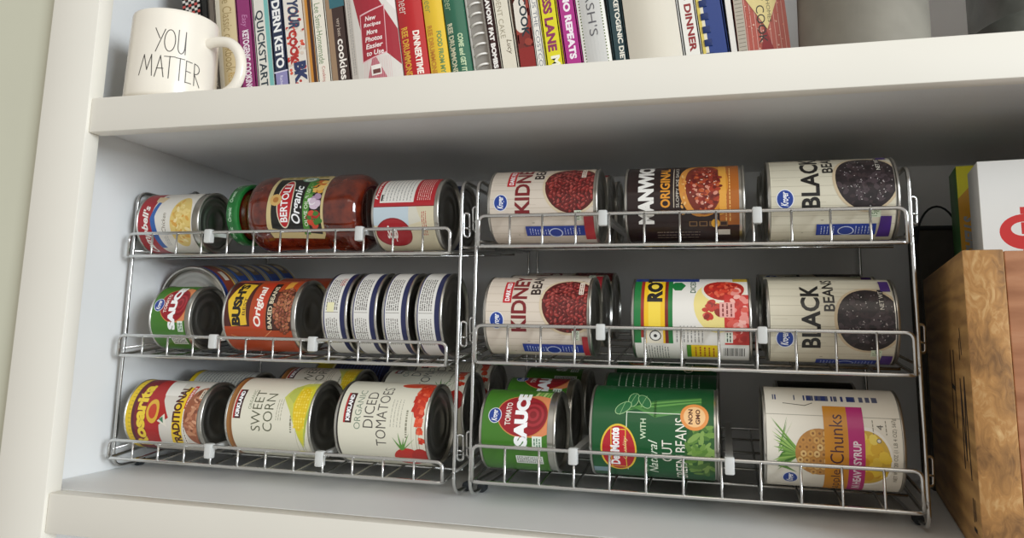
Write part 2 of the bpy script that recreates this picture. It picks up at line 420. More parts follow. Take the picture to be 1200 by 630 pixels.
def d_chilitom(c, Lm, F):
    c.rect(0, Lm, -F/2, F/2, '#E8E4DC')
    c.rect(0, 9, -F/2, F/2, '#1E7A3C'); c.rect(9, 12, -18, F/2, '#A02A22'); c.rect(12, 31, -24, F/2, '#F2C21E')
    c.rect(16, 27, -24, F/2, '#F7D84A'); c.rect(31, 34, -24, F/2, '#7A1F1C'); c.rect(34, 38, -24, F/2, '#1E7A3C')
    c.rect(0, 62, 44, F/2, '#1C3A86'); c.rect(92, Lm, 44, F/2, '#C9A92E')
    c.text('ROTEL', 14.5, 29, 16, 72, '#23201E', 'up', .06)
    c.rect(14, 29, -24, -9, '#EFE6D0'); c.ell(22, -16, 5.5, 5.5, '#2A2A2A', 12); c.ell(22, -16, 4.5, 4.5, '#F4F2EC', 12); c.ell(22, -16, 1.8, 1.8, '#2A2A2A', 6)
    c.rect(0, Lm, -F/2, -24, '#E8E4DC'); c.print_lines(12, 34, -50, -27, '#555555', 9, 'up', .7, 3)
    c.poly([(36, 36), (40, 42), (46, 42), (50, 36), (46, 29), (40, 29)], '#1E7A3C')
    c.text('DICED', 54, 59, 26, 44, '#2A5A3A', 'up', .02)
    c.ell(78, 14, 21, 26, '#EBD98A', 30); c.ell(84, 30, 20, 15, '#E9E2CE', 30); c.ell(84, 31, 18, 13, '#B42A22', 30)
    c.blobs(60, 84, 31, 15, 11, 2.6, ['#D8432E', '#C62F24', '#E5664A', '#A82620'], 3, .7)
    c.blobs(16, 74, 8, 8, 8, 4, ['#C0392B', '#8F2A22', '#D9695A'], 5, .7)
    c.rect(84, Lm, -24, 24, '#C8342E'); c.blobs(40, 96, 4, 9, 26, 3.4, ['#D85A4C', '#B82C28', '#E79086', '#F0B4A8'], 6, .7)
    c.rect(80, 93, 2, 16, '#E8A8A0'); c.print_lines(81, 92, 3, 15, '#7A2A28', 3, 'up', 1.4, 5)
    c.rect(84, 91, -22, -11, '#E4E8DA'); c.print_lines(85, 90, -21, -12, '#3A4A3A', 2, 'up', 1.2, 2)
    c.print_lines(40, 66, -22, -6, '#777777', 8, 'up', .7, 6)
    c.rect(50, 78, -44, -25, '#E9C81C'); c.rect(50, 54, -44, -25, '#4E8A2E'); c.print_lines(56, 76, -42, -27, '#A8442A', 5, 'up', 1.3, 7)
    c.rect(80, Lm-4, -46, -25, '#F2F0EA')
    for k in range(14): c.rect(83+k*1.35, 83.5+k*1.35+(k % 3)*.2, -40, -28, '#222222')
def d_noodle(c, Lm, F):
    c.rect(0, Lm, -F/2, F/2, '#E7E2D8'); c.poly([(0, -F/2), (38, -F/2), (20, 2), (30, F/2), (0, F/2)], '#A81B24')
    c.poly([(26, -34), (33, -34), (25, 6), (31, 36), (27, 36), (19, 4)], '#2C5FA8')
    c.text("Campbell's", 8, 19, -44, 20, '#F6F0E8', 'up', .03, .3)
    c.poly([(20, 26), (30, 24), (34, 34), (18, 36)], '#E3C9A0')
    c.text('Chicken', 35, 40, -12, 10, '#6A5A3A', 'up', 0, .2); c.print_lines(36, 42, -30, -16, '#8A8A8A', 3, 'up', .6)
    c.ell(60, 0, 14, 32, '#E5C877', 30)
    c.blobs(50, 60, 0, 11, 27, 3.6, ['#EFD68C', '#D9B45C', '#F3E0A6', '#E0A84C'], 2, .45)
def d_soup(c, Lm, F):
    c.rect(0, Lm, -F/2, F/2, '#D8CDAE'); c.rect(0, Lm, 6, 54, '#B3202A')
    c.rect(9, 47, 10, 60, '#EAE7DF'); c.print_lines(11, 45, 12, 50, '#8A8A86', 9, 'up', .8, 3); c.rect(10, 12, 12, 20, '#33302C')
    c.text('Progresso', 3, 7, 14, 50, '#F3ECE4', 'up', .02, .2); c.print_lines(50, 66, 12, 46, '#E8C9C0', 7, 'up', .7, 4)
    c.rect(0, 42, -14, 6, '#C3D2DA'); c.poly([(42, -14), (56, -10), (50, 6), (42, 6)], '#D8D4C4'); c.rect(0, Lm, 5.2, 6.4, '#8E1820')
    c.ell(24, -24, 20, 18, '#8E1820', 30); c.ell(24, -24, 18.6, 16.6, '#A81C26', 30)
    c.text('Soup', 16, 28, -34, -14, '#F6EFE6', 'h', .04, .3); c.print_lines(56, 62, -26, 0, '#B23A3A', 3, 'up', .8, 5)
def d_baked(c, Lm, F):
    c.rect(0, Lm, -F/2, F/2, '#B2451C'); c.rect(2, 34, -14, 44, '#4A1812')
    c.poly([(5, 14), (13, 40), (31, 38), (28, 12), (31, -12), (12, -14)], '#E8BE2E')
    c.text("BUSH'S", 12, 23, -13, 38, '#17120F', 'up', .06); c.text('BEST', 25, 28.5, -2, 18, '#5A3A10', 'up', .01)
    c.poly([(38, -16), (50, -16), (56, 44), (42, 44)], '#C23A1E'); c.text('Original', 39, 50, -14, 34, '#FBF2E8', 'up', .03, .2)
    c.rect(54, 62, -18, 40, '#1F1714'); c.text('BAKED BEANS', 56, 61, -16, 34, '#E8D8B8', 'up', .02)
    c.rect(68, 76, 26, 46, '#E0A040'); c.rect(62, 84, -18, 26, '#4A2014')
    c.blobs(70, 74, 6, 10.5, 28, 3.0, ['#9A5634', '#A8653E', '#8A4828', '#B87850', '#7E4226'], 3, .6, '#3A150C')
    c.rect(85, 90, -F/2, F/2, '#C8502A'); c.rect(92, Lm, -F/2, F/2, '#2E1410'); c.text('ONE POT', 95, 98, 0, 22, '#E8E0D4', 'up', .03)
    c.line([(10, -24), (30, -30), (50, -26), (60, -18)], 1, '#D98A5A')
def d_refried(c, Lm, F):
    c.rect(0, Lm, -F/2, F/2, '#DCD6CC'); c.rect(0, 10, -F/2, F/2, '#E8C51E'); c.rect(10, 15, -F/2, F/2, '#5A1428')
    for k in range(26): c.rect(6, 9.4, -60+k*4.6, -59.4+k*4.6, '#A88A14')
    c.rect(14, 30, -F/2, F/2, '#7A1220'); c.poly([(28, -34), (44, -34), (46, -10), (58, -2), (48, 16), (40, 52), (28, 52)], '#B02020')
    c.text('Rosarita', 13, 28, -40, 36, '#F4D33A', 'up', .05)
    c.ell(37, 4, 8, 13, '#E3B33A', 20); c.ell(37, 4, 5, 8, '#C8452A', 20); c.poly([(44, -6), (56, -12), (53, 2)], '#E9E2D4'); c.poly([(46, -4), (52, -8), (51, -1)], '#3A7A58')
    c.poly([(46, 22), (64, 22), (60, 44), (42, 44)], '#EFEAE2')
    c.poly([(58, -38), (72, -38), (80, 34), (70, 36)], '#EFC92A'); c.text('TRADITIONAL', 63, 73, -36, 36, '#4A1418', 'up', .04)
    c.rect(76, 81, 8, 38, '#C2282E'); c.print_lines(77, 80, 10, 36, '#F6E6DC', 2, 'up', 1, 3)
    c.rect(76, 79, -34, 8, '#F0EBDF'); c.print_lines(76.5, 78.5, -32, 6, '#5A2A2A', 1, 'up', 1)
    c.ell(94, 2, 17, 34, '#9C5C40', 30); c.blobs(70, 94, 2, 14, 30, 4.5, ['#B87858', '#9A5A3E', '#D29C7C', '#C48A68', '#7E4630'], 4, .35)
    c.rect(90, 100, 20, 32, '#DCCFBC'); c.print_lines(91, 99, 21, 31, '#5A4A3A', 3, 'up', 1.2, 3)
def org_base(c, Lm, F, side):
    c.rect(0, Lm, -F/2, F/2, '#E3DFCC')
    if side: c.rect(0, 9, -F/2, F/2, '#8E5A2A'); c.rect(0, 6, -F/2, F/2, '#A06C34')
    else: c.rect(0, 4.5, -F/2, F/2, '#2A2220')
    c.rect(Lm-12, Lm-11.3, -F/2, F/2, '#A9A68E'); c.rect(Lm-9.5, Lm-8.9, -F/2, F/2, '#A9A68E'); c.rect(Lm-17, Lm-16.5, -F/2, F/2, '#B9B59E')
    c.rect(10, 19, -2, 30, '#3A1414'); c.text('KIRKLAND', 12.5, 17, 0, 28, '#FFFFFF', 'up', .05)
    c.rect(10, 12, -2, 30, '#B22A2A'); c.print_lines(Lm-24, Lm-21, -14, 14, '#8A8874', 1, 'up', 2, 8)
def d_corn(c, Lm, F):
    org_base(c, Lm, F, True)
    c.text('ORGANIC', 27, 30.5, 8, 30, '#6E7A5A', 'up'); c.text('SWEET', 32, 43, -14, 30, '#55583F', 'up', -.005); c.text('CORN', 46, 57, -14, 26, '#55583F', 'up', -.005)
    c.print_lines(60, 68, -2, 20, '#8C8A70', 3, 'up', .6, 3)
    c.poly([(66, 22), (72, 34), (84, 44), (100, 46), (104, 36), (98, 12), (96, -12), (90, -32), (84, -10), (76, 8)], '#C9CC62')
    c.poly([(76, 24), (82, 38), (94, 40), (99, 28), (95, 0), (91, -28), (86, -16), (82, 2)], '#D8D036'); c.ell(88, 12, 8, 24, '#E3C01C', 26)
    R = random.Random(3)
    for i in range(5):
        for j in range(15): c.ell(82.5+i*2.8, -8+j*2.9, 1.15, 1.25, R.choice(['#EFD23A', '#E8C822', '#F4DC58']), 7)
    c.poly([(70, 24), (74, 36), (82, 40), (79, 16)], '#B9C258'); c.poly([(92, -30), (99, 6), (101, 26), (96, 4)], '#A8B848')
def d_diced(c, Lm, F):
    org_base(c, Lm, F, False)
    c.text('ORGANIC', 22, 29, -8, 34, '#7A8A76', 'up'); c.text('DICED', 32, 43, -6, 32, '#4E4A44', 'up', -.005); c.text('TOMATOES', 46, 57, -24, 40, '#4E4A44', 'up', -.005)
    c.print_lines(60, 74, -4, 24, '#9A988A', 4, 'up', .6, 5)
    c.ell(80, 48, 18, 6, '#C9401F', 24, .1); c.ell(90, 46, 9, 5, '#D9562A', 16)
    R = random.Random(6)
    for u, v, r in ((93, 42, 9), (92, 34, 9), (90, 26, 8), (90, 18, 7), (91, 10, 6), (92, 2, 4.5), (93, -6, 3.2), (95, -16, 2.8)):
        c.ell(u, v, r, r*.95, '#C8341C', 8, u)
        for k in range(int(r*1.6)):
            a, b, w_ = u+R.uniform(-r, r)*.8, v+R.uniform(-r, r)*.8, R.uniform(1.6, 2.8)
            c.poly([(a-w_, b-w_*.7), (a+w_*.8, b-w_), (a+w_, b+w_*.8), (a-w_*.7, b+w_)], R.choice(['#E0502E', '#BE2C16', '#E8694A', '#D43E20']))
    c.ell(78, -38, 15, 13, '#C4281C', 26); c.ell(92, -36, 10, 11, '#B02018', 20)
    for k in range(5): c.poly([(72, -28), (75, -27), (64+k*6, -14+(k % 2)*5)], '#5E9440')
def d_silver(c, Lm, F):
    c.rect(0, Lm, -F/2, F/2, '#C6C8C2'); c.rect(0, 9, -F/2, F/2, '#DCC01E'); c.print_lines(14, Lm-8, -F/2, F/2, '#6E7478', 15, 'up', 1.2, 5)
def d_blueyel(c, Lm, F):
    c.rect(0, Lm, -F/2, F/2, '#141C44'); c.rect(0, 26, -F/2, F/2, '#C9B41C'); c.rect(10, 18, 26, 44, '#7A3A1A'); c.rect(24, 27, -F/2, F/2, '#EFE6A0')
    c.print_lines(34, Lm-10, -F/2, F/2, '#5C6CA8', 14, 'up', 1, 5)
def d_tuna(seed):
    def d(c, Lm, F):
        c.rect(0, Lm, -F/2, F/2, '#E4E2DC'); c.rect(0, 3.6, -F/2, F/2, '#2A2F66'); c.rect(Lm-8, Lm, -F/2, F/2, '#1D2450')
        c.print_lines(4.6, Lm-10.5, 2, 40, '#66635E', 6, 'up', 1.2, seed); c.print_lines(4.6, Lm-10.5, -36, -6, '#7A7670', 6, 'up', 1., seed+9)
        c.rect(4.2, Lm-9.9, -.6, 0, '#8A8680'); c.rect(4.2, Lm-9.9, -22, -21.4, '#8A8680')
        if seed == 1: c.rect(6, 14, 0, 10, '#E9E4B8'); c.print_lines(14, 20, 30, 42, '#C04A3A', 3, 'up', .9, 3)
    return d
def d_tunafront(first):
    def d(c, Lm, F):
        c.rect(0, Lm, -F/2, F/2, '#20408C'); 
        if first:
            c.rect(8, Lm-5, -F/2, F/2, '#8E3A22'); c.rect(14, 22, 24, 40, '#E4DCC8'); c.rect(Lm-7, Lm-4, -F/2, F/2, '#D9B24A')
        else:
            c.rect(10, 24, 30, 62, '#7A6030'); c.ell(17, 44, 6, 8, '#CDB488', 14); c.rect(5, 9, -F/2, F/2, '#2F62B4')
            c.rect(Lm-6, Lm-3, -F/2, F/2, '#B9A24A')
    return d
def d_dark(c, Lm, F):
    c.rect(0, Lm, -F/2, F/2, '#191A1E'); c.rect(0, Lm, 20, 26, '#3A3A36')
def d_bluecan(c, Lm, F):
    c.rect(0, Lm, -F/2, F/2, '#1A2B52'); c.ell(Lm/2, 6, 12, 14, '#C9C6C0', 20); c.rect(4, Lm-4, -24, -8, '#2D4C8E')

# ------------------------------------------------------------------ racks
W, D, H = .40, .272, .313
Y0 = -.015
class Rack:
    def __init__(s, ox, oy, yaw, tiers, guard, slope, label):
        s.ox, s.oy, s.yaw, s.tiers, s.slope = ox, oy, yaw, tiers, slope
        s.root = thing('can_rack', (ox, oy, 0), label, 'can rack', 'chrome wire racks standing side by side', (0, 0, yaw))
        s.guard = guard; s.build()
    def floor(s, tier, y): return s.tiers[tier] + .0015 + s.slope*(y-Y0)
    def world(s, x, y, z):
        c, n = math.cos(s.yaw), math.sin(s.yaw)
        return (s.ox + x*c - y*n, s.oy + x*n + y*c, z)
    def build(s):
        for sx in (0, 1):
            x = .0 if sx == 0 else W; sg = -1 if sx == 0 else 1
            bm = bmesh.new()
            tube(bm, fillet([(x, 0, .0045), (x, 0, H), (x, D, H), (x, D, .0045)], .016, True, 6), .0019, True, 10)
            for t in range(3):
                zb = s.tiers[t]
                tube(bm, [(x, -.002, zb+.006+s.slope*.012), (x, D, zb+s.slope*D+.002)], .0014)
            tube(bm, [(x, .10+.0125*math.cos(a), H-.002+.019*math.sin(a)) for a in [PI*i/12 for i in range(13)]], .0016, False, 8)
            finish(bm, 'side_frame', CHROME, s.root)
            for t in range(3):
                zc = s.tiers[t] + .031; bm = bmesh.new()
                xo = x+sg*.0012; xe = x+sg*.0064
                tube(bm, fillet([(xo, .0035, zc-.012), (xo, .0035, zc+.012), (xe, .0055, zc+.0115), (xe, .0085, zc-.0125)], .0036, True, 5), .0013, True, 8)
                tube(bm, [(xo, .0035, zc-.003), (xe, .007, zc-.004)], .0011, False, 8)
                finish(bm, 'connector_loop', CHROME, s.root)
            for y in (.042, D-.04):
                bm = bmesh.new(); lathe(bm, [(0, 0), (0, .0042), (.0015, .0047), (.009, .0047), (.0105, .0042), (.0105, 0)], 20, 'X')
                bmesh.ops.rotate(bm, verts=bm.verts, matrix=Matrix.Rotation(PI/2, 3, 'Z'))
                bmesh.ops.translate(bm, verts=bm.verts, vec=(x, y-.005, .0049))
                finish(bm, 'rubber_foot', RUBBER, s.root, angle=50)
        for t in range(3):
            zr = s.tiers[t]; g = s.guard[t]; a, b = .0065, W-.0065; bm = bmesh.new()
            zf = lambda y: zr + s.slope*(y-Y0)
            # guard loop across the front
            tube(bm, fillet([(a, Y0, zr), (a, Y0, zr+g), (b, Y0, zr+g), (b, Y0, zr)], .007, False, 6), .0018, False, 10)
            # tray outline running back on both sides
            tube(bm, fillet([(a, Y0, zr), (b, Y0, zr), (b, D-.006, zf(D-.006)), (a, D-.006, zf(D-.006))], .006, True, 5), .0018, True, 10)
            n = 11
            for k in range(n):
                x = .039 + k*.0326 - .0005
                if x > b-.006: break
                tube(bm, fillet([(x, Y0-.0008, zr+g), (x, Y0-.0008, zr-.0010), (x, D-.006, zf(D-.006)-.0010)], .004, False, 4), .0012, False, 8)
            for y in (.045, .10, .165, .225):
                tube(bm, [(a, y, zf(y)-.0034), (b, y, zf(y)-.0034)], .0014, False, 8)
            finish(bm, 'wire_shelf', CHROME, s.root)
    def divider(s, tier, x, hw=.0022):
        zr = s.tiers[tier]; g = s.guard[tier]; bm = bmesh.new()
        box(bm, x-.0042, x+.0042, Y0-.0042, Y0+.0042, zr+g-.012, zr+g+.0032, 0, .0015)
        z1 = s.floor(tier, D-.02)+.006
        p0 = Vector((x, Y0+.003, zr+g-.002)); p1 = Vector((x, D-.02, z1)); w = Vector((hw, 0, 0)); h = Vector((0, 0, .0022))
        vs = [bm.verts.new(p) for p in (p0-w-h, p0+w-h, p0+w+h, p0-w+h, p1-w-h, p1+w-h, p1+w+h, p1-w+h)]
        for q in ((0, 3, 2, 1), (4, 5, 6, 7), (0, 1, 5, 4), (1, 2, 6, 5), (2, 3, 7, 6), (3, 0, 4, 7)): bm.faces.new([vs[i] for i in q])
        finish(bm, 'divider', CLEAR, s.root, angle=40)
    def can(s, tier, x0, x1, R, label, design, roll=0, row=0, dx=0., prev=None, **kw):
        al = math.atan(s.slope); y = R-.0105 + row*(2*R+.0012)*math.cos(al)
        zc = s.tiers[tier] + .0014 + s.slope*(y-Y0) + R/math.cos(al) + .0011
        return can(s.world(x0+dx, y, zc-R), x1-x0, R, label, design, roll, rot=(0, 0, s.yaw), **kw)
LR = Rack(0, 0, -.0085, (.0165, .1262, .2362), (.0190, .0218, .0253), .11, 'left chrome wire can rack with low front rails beside the cabinet wall')
RR = Rack(.417, -.0047, .0083, (.0200, .1302, .2424), (.0330, .0354, .0302), .11, 'right chrome wire can rack with taller front rails next to the wooden crate')
for t, xs in ((2, (.112, .294)), (1, (.1285, .2472)), (0, (.134, .263))):
    for x in xs: LR.divider(t, x)
for t, xs in ((2, (.130, .270)), (1, (.128, .2715)), (0, (.103, .241))):
    for x in xs: RR.divider(t, x, .0036)

G_LT, G_LM, G_LB = 'cans and jar on the top tier of the left rack', 'cans on the middle tier of the left rack', 'cans on the bottom tier of the left rack'
G_RT, G_RM, G_RB = 'cans on the top tier of the right rack', 'cans on the middle tier of the right rack', 'cans on the bottom tier of the right rack'
# right rack: x in rack coordinates
o = .417
RR.can(2, .430-o, .541-o, .0372, 'kidney bean can with red beans picture, front of the top tier of the right rack', d_kidney, -1, er=4.5, group=G_RT)
for r, w in ((1, 'second can back'), (2, 'rearmost can')):
    RR.can(2, .430-o, .541-o, .0372, 'kidney bean can, %s in the left lane of the right rack top tier' % w, d_kidney, 70+60*r, row=r, group=G_RT)
RR.can(2, .5665-o, .6775-o, .0366, 'dark brown sloppy joe sauce can with a sandwich picture on the top tier', d_sloppy, -4, er=5.5, group=G_RT)
RR.can(2, .697-o, .808-o, .0378, 'black bean can with wood plank label, front of the top tier of the right rack', d_black, -5, er=4, group=G_RT)
for r, w in ((1, 'second can back'), (2, 'rearmost can')):
    RR.can(2, .697-o, .808-o, .0378, 'black bean can, %s in the right lane of the right rack top tier' % w, d_black, 150-50*r, row=r, group=G_RT)
RR.can(1, .4285-o, .535-o, .0385, 'kidney bean can with red beans picture, front of the middle tier of the right rack', d_kidney, -8, er=4, group=G_RM)
for r, w in ((1, 'second can back'), (2, 'rearmost can')):
    RR.can(1, .4285-o, .535-o, .0385, 'kidney bean can, %s in the left lane of the right rack middle tier' % w, d_kidney, 130-40*r, row=r, group=G_RM)
RR.can(1, .5725-o, .6805-o, .038, 'yellow, green and white diced tomato and chilies can on the middle tier', d_chilitom, -2, group=G_RM)
RR.can(1, .693-o, .802-o, .0378, 'black bean can with wood plank label, front of the middle tier of the right rack', d_black, -25, er=4, group=G_RM)
for r, w in ((1, 'second can back'), (2, 'rearmost can')):
    RR.can(1, .693-o, .802-o, .0378, 'black bean can, %s in the right lane of the right rack middle tier' % w, d_black, 140-40*r, row=r, group=G_RM)
RR.can(0, .4275-o, .502-o, .0377, 'short green tomato sauce can at the front left of the right rack bottom tier', d_sauce, 10, er=8, group=G_RB)
RR.can(0, .4290-o, .5035-o, .0377, 'short green tomato sauce can just behind the front one, bottom tier of the right rack', d_sauce, 62, er=8, row=1, group=G_RB)
RR.can(0, .4310-o, .5055-o, .0377, 'short green tomato sauce can farthest back on the bottom tier of the right rack', d_sauce, 95, er=8, row=2, group=G_RB)
RR.can(0, .5335-o, .650-o, .0412, 'dark green cut green beans can at the front of the bottom tier', d_greenbean, 2, er=4.5, group=G_RB)
RR.can(0, .5335-o, .650-o, .0412, 'green beans can lying right behind the front green beans can', d_greenbean, -60, row=1, group=G_RB)
RR.can(0, .5335-o, .650-o, .0412, 'green beans can rearmost of the three green beans cans', d_greenbean, 120, row=2, group=G_RB)
RR.can(0, .687-o, .801-o, .0432, 'large white pineapple chunks can with orange and magenta bands', d_pineapple, -15, group=G_RB)
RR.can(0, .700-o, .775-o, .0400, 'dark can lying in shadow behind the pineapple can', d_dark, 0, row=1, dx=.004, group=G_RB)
# left rack
LR.can(2, .0085, .0925, .0345, 'red and white noodle soup can at the left end of the top tier', d_noodle, -4, er=9, group=G_LT)
LR.can(2, .303, .378, .0382, 'red and cream soup can with ingredients panel beside the pasta sauce jar', d_soup, -3, er=5, group=G_LT)
LR.can(2, .300, .372, .0375, 'dark blue can behind the red and cream soup can on the top tier', d_bluecan, 0, row=1, group=G_LT)
LR.can(1, .0385, .092, .0355, 'small green tomato sauce can on the left rack middle tier', d_sauce, 6, er=7, group=G_LM)
LR.can(1, .1325, .2220, .0388, 'orange and brown baked beans can at the front of the middle tier', d_baked, 2, er=5.5, group=G_LM)
LR.can(1, .1365, .2235, .0388, 'brown baked beans can behind the front baked beans can', d_baked, 110, row=1, group=G_LM)
for k, (x, w) in enumerate(((.2522, 'first from the baked beans can'), (.2855, 'second from the baked beans can'), (.3205, 'third from the baked beans can'), (.3565, 'last before the rack post'))):
    LR.can(1, x, x+.029, .0426, 'flat tuna can standing on edge with white ingredients label, %s' % w, d_tuna(k+1), 0, group='flat cans standing on edge', edge=.2, name='tuna_can')
LR.can(0, .0175, .1175, .0372, 'yellow, red and white refried beans can at the front of the left rack bottom tier', d_refried, 4, er=6, group=G_LB)
LR.can(0, .030, .120, .0372, 'silver label can with yellow edge behind the refried beans can', d_silver, 60, row=1, group=G_LB)
LR.can(0, .1455, .2465, .0402, 'cream sweet corn can with ear of corn picture at the front', d_corn, 4, group=G_LB)
LR.can(0, .150, .2500, .0402, 'cream sweet corn can behind the front sweet corn can', d_corn, 48, row=1, group=G_LB)
LR.can(0, .150, .255, .0402, 'navy and yellow can farthest back behind the sweet corn cans', d_blueyel, 60, row=2, group=G_LB)
LR.can(0, .2735, .3745, .0405, 'cream diced tomatoes can with red tomato picture at the front', d_diced, 6, group=G_LB)
LR.can(0, .2800, .3830, .0405, 'cream diced tomatoes can second back beside the second sweet corn can', d_diced, 70, row=1, group=G_LB)
LR.can(0, .2830, .3860, .0405, 'cream diced tomatoes can farthest back on the left rack bottom tier', d_diced, 55, row=2, group=G_LB)
# tuna cans lying front to back behind the small tomato sauce can
al = math.atan(.11)
for k in range(5):
    y = .0640 + k*.0342; R = .0470
    z = LR.tiers[1] + .0022 + .11*(y-Y0)
    can((.0400, y, z), .033, R, ['blue and brown flat can showing its ringed lid behind the small tomato sauce can', 'blue flat can second in the stack running back along the cabinet wall', 'blue flat can third in the stack running back along the cabinet wall', 'blue flat can fourth in the stack running back along the cabinet wall', 'blue flat can nearest the back wall in the stack by the cabinet wall'][k],
        d_tunafront(k == 0), 10, group='flat cans stacked front to back', rot=(0, -al, PI/2), name='tuna_can', edge=.2)

# ------------------------------------------------------------------ pasta sauce jar lying on its side
def sauce_jar():
    R = .0430; y = R-.0105; zc = LR.tiers[2] + .0022 + .11*(y-Y0) + R*1.006
    t = thing('sauce_jar', LR.world(.1205, y, zc-R), 'pasta sauce jar on its side with green lid and black label', 'jar', G_LT, (0, 0, LR.yaw))
    bm = bmesh.new()
    prof = [(.0145, .0), (.0145, .0295), (.0225, .0295), (.0245, .031), (.029, .0365), (.034, .0408), (.040, .0427), (.049, .0430), (.053, .0424), (.056, .0413), (.124, .0413), (.128, .0424), (.132, .0431), (.149, .0431), (.155, .0424), (.161, .0395), (.1645, .034), (.1655, .028), (.1625, .024), (.161, 0)]
    lathe(bm, prof, 64, 'X', 0, (0, 0, R))
    m = bpy.data.materials.new('jar_sauce_glass'); m.use_nodes = True; b = m.node_tree.nodes['Principled BSDF']
    b.inputs['Base Color'].default_value = lin('#5A1A0E'); b.inputs['Roughness'].default_value = .12; b.inputs['Coat Weight'].default_value = 1; b.inputs['Coat Roughness'].default_value = .03
    b.inputs['Subsurface Weight'].default_value = .15; b.inputs['Subsurface Radius'].default_value = (.01, .003, .001)
    nt = m.node_tree; tc = nt.nodes.new('ShaderNodeTexCoord'); n = nt.nodes.new('ShaderNodeTexNoise'); n.inputs['Scale'].default_value = 90; n.inputs['Detail'].default_value = 6
    r = nt.nodes.new('ShaderNodeValToRGB'); r.color_ramp.elements[0].position = .35; r.color_ramp.elements[0].color = lin('#4A120A'); r.color_ramp.elements[1].position = .72; r.color_ramp.elements[1].color = lin('#7E2C14')
    nt.links.new(tc.outputs['Object'], n.inputs['Vector']); nt.links.new(n.outputs['Fac'], r.inputs['Fac']); nt.links.new(r.outputs['Color'], b.inputs['Base Color'])
    finish(bm, 'jar_body', m, t, angle=60)
    bm = bmesh.new()
    lathe(bm, [(0, 0), (0, .0325), (.0008, .0338), (.002, .0346), (.012, .0350), (.0145, .0355), (.0155, .035), (.0155, .031)], 72, 'X', 0, (0, 0, R))
    for v in bm.verts:
        pass
    lid = finish(bm, 'jar_lid', mat('#1C7A34', .3, 0, .4), t, angle=50)
    bm = bmesh.new(); mats = []; Rm = 34.9
    c = Canvas(); 
    for k in range(10):
        c.text('Organic', 4, 9, -78+k*22, -62+k*22, '#BFE3C0', 'up', .02, .2)
    c.mesh(bm, mats, lambda u, v, h: wrap(u, v, h, Rm, R, 0., 2.4, .0004), 2.4)
    finish(bm, 'lid_print', mats, lid)
    bm = bmesh.new(); mats = []; Rm = 41.9
    c = Canvas()
    oct_ = [(52, -34), (103, -36), (106, -30), (106, 48), (100, 54), (56, 54), (50, 48), (48, -20)]
    c.poly(oct_, '#D3C08A'); c.poly([(53, -22), (103, -30), (103.5, -27), (103.5, 40), (53, 42)], '#14130F')
    c.poly([(55, 44), (100, 44), (98, 51), (58, 51)], '#B4A050'); c.blobs(24, 78, 47, 20, 3, 2, ['#C9B86A', '#8E8A3C', '#D9CE96'], 3)
    c.ell(66.5, 8, 8, 30, '#E6DCC0', 30); c.ell(66.5, 8, 7, 28.5, '#C01F28', 30)
    c.text('BERTOLLI', 62.5, 70, -15, 31, '#FFFFFF', 'up', .02)
    c.ell(57, 10, 6, 7, '#D9B068', 12); c.ell(57, 10, 3, 3.4, '#B97C3C', 10)
    c.text('Organic', 74, 84, -17, 28, '#FFFFFF', 'up', .02, .3)
    c.poly([(85, -30), (91, -30), (93, 40), (86, 42)], '#4E8A34'); c.text('OLIVE OIL BASIL', 87, 90.5, -20, 26, '#E9F0D8', 'up', .01)
    c.blobs(26, 98, 26, 5.5, 10, 3.4, ['#D98A2A', '#E3A642', '#C8641C', '#EAC066'], 5, .8)
    c.blobs(12, 97, 8, 5.5, 8, 3.4, ['#D9C4D4', '#B494B0', '#EFE6EC'], 6, .8)
    c.blobs(20, 97, -12, 6, 10, 3.6, ['#B4241C', '#8E1A16', '#D2482E', '#3F7A2C'], 7, .8)
    c.blobs(10, 91, 22, 4, 16, 3, ['#3F7A2C', '#6AA04A'], 9, .5)
    c.ell(84, 40, 8, 5.5, '#7FA48A', 16); c.ell(84, 40, 6, 4, '#D6E2D4', 14); c.text('USDA', 81, 87, 38, 42, '#35684A', 'h', .04)
    c.mesh(bm, mats, lambda u, v, h: wrap(u*1.19-.5, v, h, Rm, R), 2.4)
    finish(bm, 'label_wrap', mats, t)
sauce_jar()

# ------------------------------------------------------------------ cabinet
ST = .3889; SB = .3524; SU = .3706; F = .1168; XW = -.0095; XS = .0328; B = .2845; FS = .120
XR = 1.20
def structure(o): o['kind'] = 'structure'; return o
structure(boxobj('wall_back', XW-.02, XR, B, B+.02, -.36, .80, PAINT_IN))
structure(boxobj('wall_side', XW-.019, XW, -FS+.0195, B-.0005, -.36, .80, PAINT_IN))
structure(boxobj('trim_1', XS-.060, XS, -FS, -FS+.019, -.60, .80, PAINT, bev=.0012))
structure(boxobj('wall_left', -1.6, XS-.0615, -FS+.012, -FS+.06, -.60, .80, WALLP))
structure(boxobj('wall_right', XR, XR+.02, -FS, B, -.36, .80, PAINT_IN))
def shelf(name, top, label, board):
    t = thing(name, (XW, 0, top), label, 'shelf', 'built-in cabinet shelves')
    boxobj('shelf_board', .0008, XR-XW-.001, -F+.0185, B-.001, -board, 0, PAINT_IN, t)
    boxobj('shelf_nosing', XS-XW+.0004, XR-XW-.001, -F, -F+.0182, -(ST-SB), 0, PAINT, t, bev=.0016)
shelf('cabinet_shelf', ST, 'upper white painted cabinet shelf holding the mug and cookbooks', ST-SU)
structure(boxobj('unseen_shelf_above', XW, XR, -F, B, .76, .778, PAINT_IN))  # unseen next shelf up, added to shade the upper compartment
structure(boxobj('trim_2', XR-.045, XR+.04, -FS, -FS+.019, -.60, .80, PAINT, bev=.0012))
shelf('cabinet_shelf', 0., 'lower white painted cabinet shelf under the two can racks', .018)

